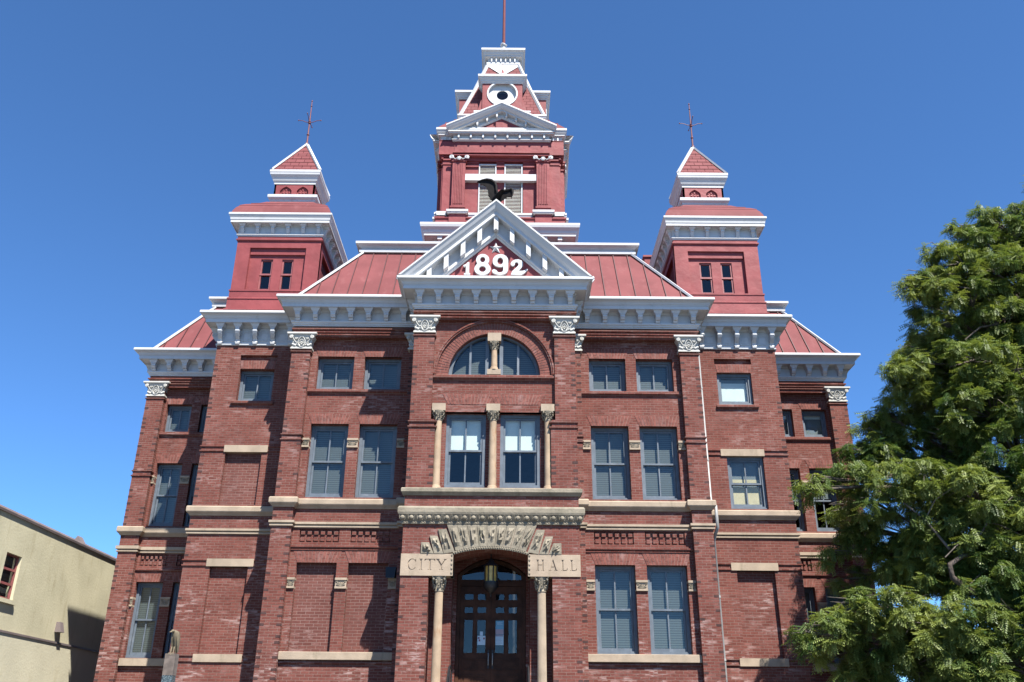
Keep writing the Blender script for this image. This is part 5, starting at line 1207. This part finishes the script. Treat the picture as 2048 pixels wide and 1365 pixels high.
#ENDPADS
def make_tree():
    rng = np.random.default_rng(5); tx, ty = 13.6, -.6
    br = MB()
    trunk = [Vector((0, 0, 0)), Vector((.1, .05, 1.5)), Vector((.0, .1, 3.0)), Vector((.25, .2, 4.6)), Vector((.6, .2, 7.0)), Vector((1.0, .1, 10.)), Vector((1.4, .0, 13.)), Vector((1.5, 0, 15.))]
    tk = MB(); tk.tube(trunk, [.42, .34, .31, .27, .22, .16, .10, .05], 12); tk.build('trunk', BARK, TREE)
    P = [Vector((x - tx, y - ty, z)) for x, y, z, *_ in PADS]
    for (x, y, z, rx, rz), p in zip(PADS, P):
        base = max((q for q in trunk if q.z < p.z - .3), key=lambda q: q.z, default=trunk[1])
        mid = base.lerp(p, .5) + Vector((rng.uniform(-.3, .3), rng.uniform(-.3, .3), rng.uniform(.1, .6)))
        L = (p - base).length; r0 = min(.14, .025 + .013 * L)
        pts = [base, base.lerp(mid, .5) + Vector((0, 0, .15)), mid, mid.lerp(p, .6) + Vector((rng.uniform(-.15, .15), 0, .1)), p]
        br.tube(pts, [r0, r0 * .8, r0 * .6, r0 * .4, .018], 7)
        for k in range(7):
            a = rng.uniform(0, 2 * math.pi); e = p + Vector((math.cos(a) * rx * rng.uniform(.5, .95), math.sin(a) * rx * rng.uniform(.5, .95), rng.uniform(-.5, .5) * rz))
            mm = p.lerp(e, .5) + Vector((rng.uniform(-.1, .1), rng.uniform(-.1, .1), rng.uniform(.0, .2)))
            br.tube([pts[3], mm, e], [.018, .011, .004], 5, 1)
    for l, ra, rb, mi in LIMBS: br.tube([(x - tx, y - ty, z) for x, y, z in l], [ra + (rb - ra) * i / (len(l) - 1) for i in range(len(l))], 8, mi)
    br.build('branches', [BARK, TWIG], TREE)
    cen = []; tint = []
    for (x, y, z, rx, rz) in PADS:
        n = int(1050 * rx * rx * (.35 + rz)); t0 = rng.uniform(.12, .68)
        u = rng.normal(size=(n, 3)); u /= np.linalg.norm(u, axis=1)[:, None]
        r_ = rng.uniform(0, 1, n) ** .42; q = u * r_[:, None] * np.array([rx, rx, rz])
        # lumpy clumping: pull fronds toward sub-clusters
        nc = max(8, int(rx * 15)); cl = rng.normal(size=(nc, 3)); cl /= np.linalg.norm(cl, axis=1)[:, None]; cl *= (rng.uniform(.35, 1, nc) ** .5)[:, None] * np.array([rx, rx, rz])
        d = ((q[:, None] - cl[None]) ** 2).sum(2); j = d.argmin(1); q = q + (cl[j] - q) * .52
        q[:, 2] -= .18 * (q[:, 0] ** 2 + q[:, 1] ** 2) / max(rx, .3)
        keep = rng.uniform(size=n) < .93
        cen.append((q + np.array([x - tx, y - ty, z]))[keep]); tint.append((t0 + rng.normal(0, .18, n) + (rng.uniform(-.2, .25, nc))[j])[keep])
    cen = np.concatenate(cen); tint = np.clip(np.concatenate(tint), 0, 1); n = len(cen)
    az = rng.uniform(0, 2 * math.pi, n); droop = rng.uniform(-.1, 1.35, n); Lf = rng.uniform(.20, .36, n)
    ax = np.stack([np.cos(az) * np.cos(droop), np.sin(az) * np.cos(droop), -np.sin(droop)], 1)
    sd_ = np.stack([-np.sin(az), np.cos(az), np.zeros(n)], 1); roll = rng.uniform(-.7, .7, n); nn = np.cross(sd_, ax)
    sd2 = sd_ * np.cos(roll)[:, None] + nn * np.sin(roll)[:, None]
    K = 6; V = []; F = []
    for k in range(K):
        for s in (-1, 1):
            f = (k + .3 + .2 * s) / K; l = .072 * (1 - .25 * abs(f - .45)); wv = .019
            b = cen + ax * (Lf * f)[:, None]; b[:, 2] -= .10 * (f * Lf) ** 1.0 * .6
            dirv = sd2 * s * .9 + ax * .45; dirv /= np.linalg.norm(dirv, axis=1)[:, None]
            tipp = b + dirv * l; tipp[:, 2] -= .012
            md = b + dirv * l * .5; w_ = ax * wv
            V += [b, md + w_, tipp, md - w_]
    V = np.stack(V, 1).reshape(-1, 3); nq = n * K * 2
    me = bpy.data.meshes.new('crown'); me.vertices.add(len(V)); me.vertices.foreach_set('co', V.astype(np.float32).ravel())
    me.loops.add(nq * 4); me.loops.foreach_set('vertex_index', np.arange(nq * 4, dtype=np.int32))
    me.polygons.add(nq); me.polygons.foreach_set('loop_start', np.arange(0, nq * 4, 4, dtype=np.int32)); me.polygons.foreach_set('loop_total', np.full(nq, 4, np.int32))
    at_ = me.attributes.new('tint', 'FLOAT', 'FACE'); at_.data.foreach_set('value', np.repeat(tint, K * 2).astype(np.float32))
    me.materials.append(LEAF); me.update(); me.validate()
    link('crown', me, TREE); print('fronds', n)
make_tree()
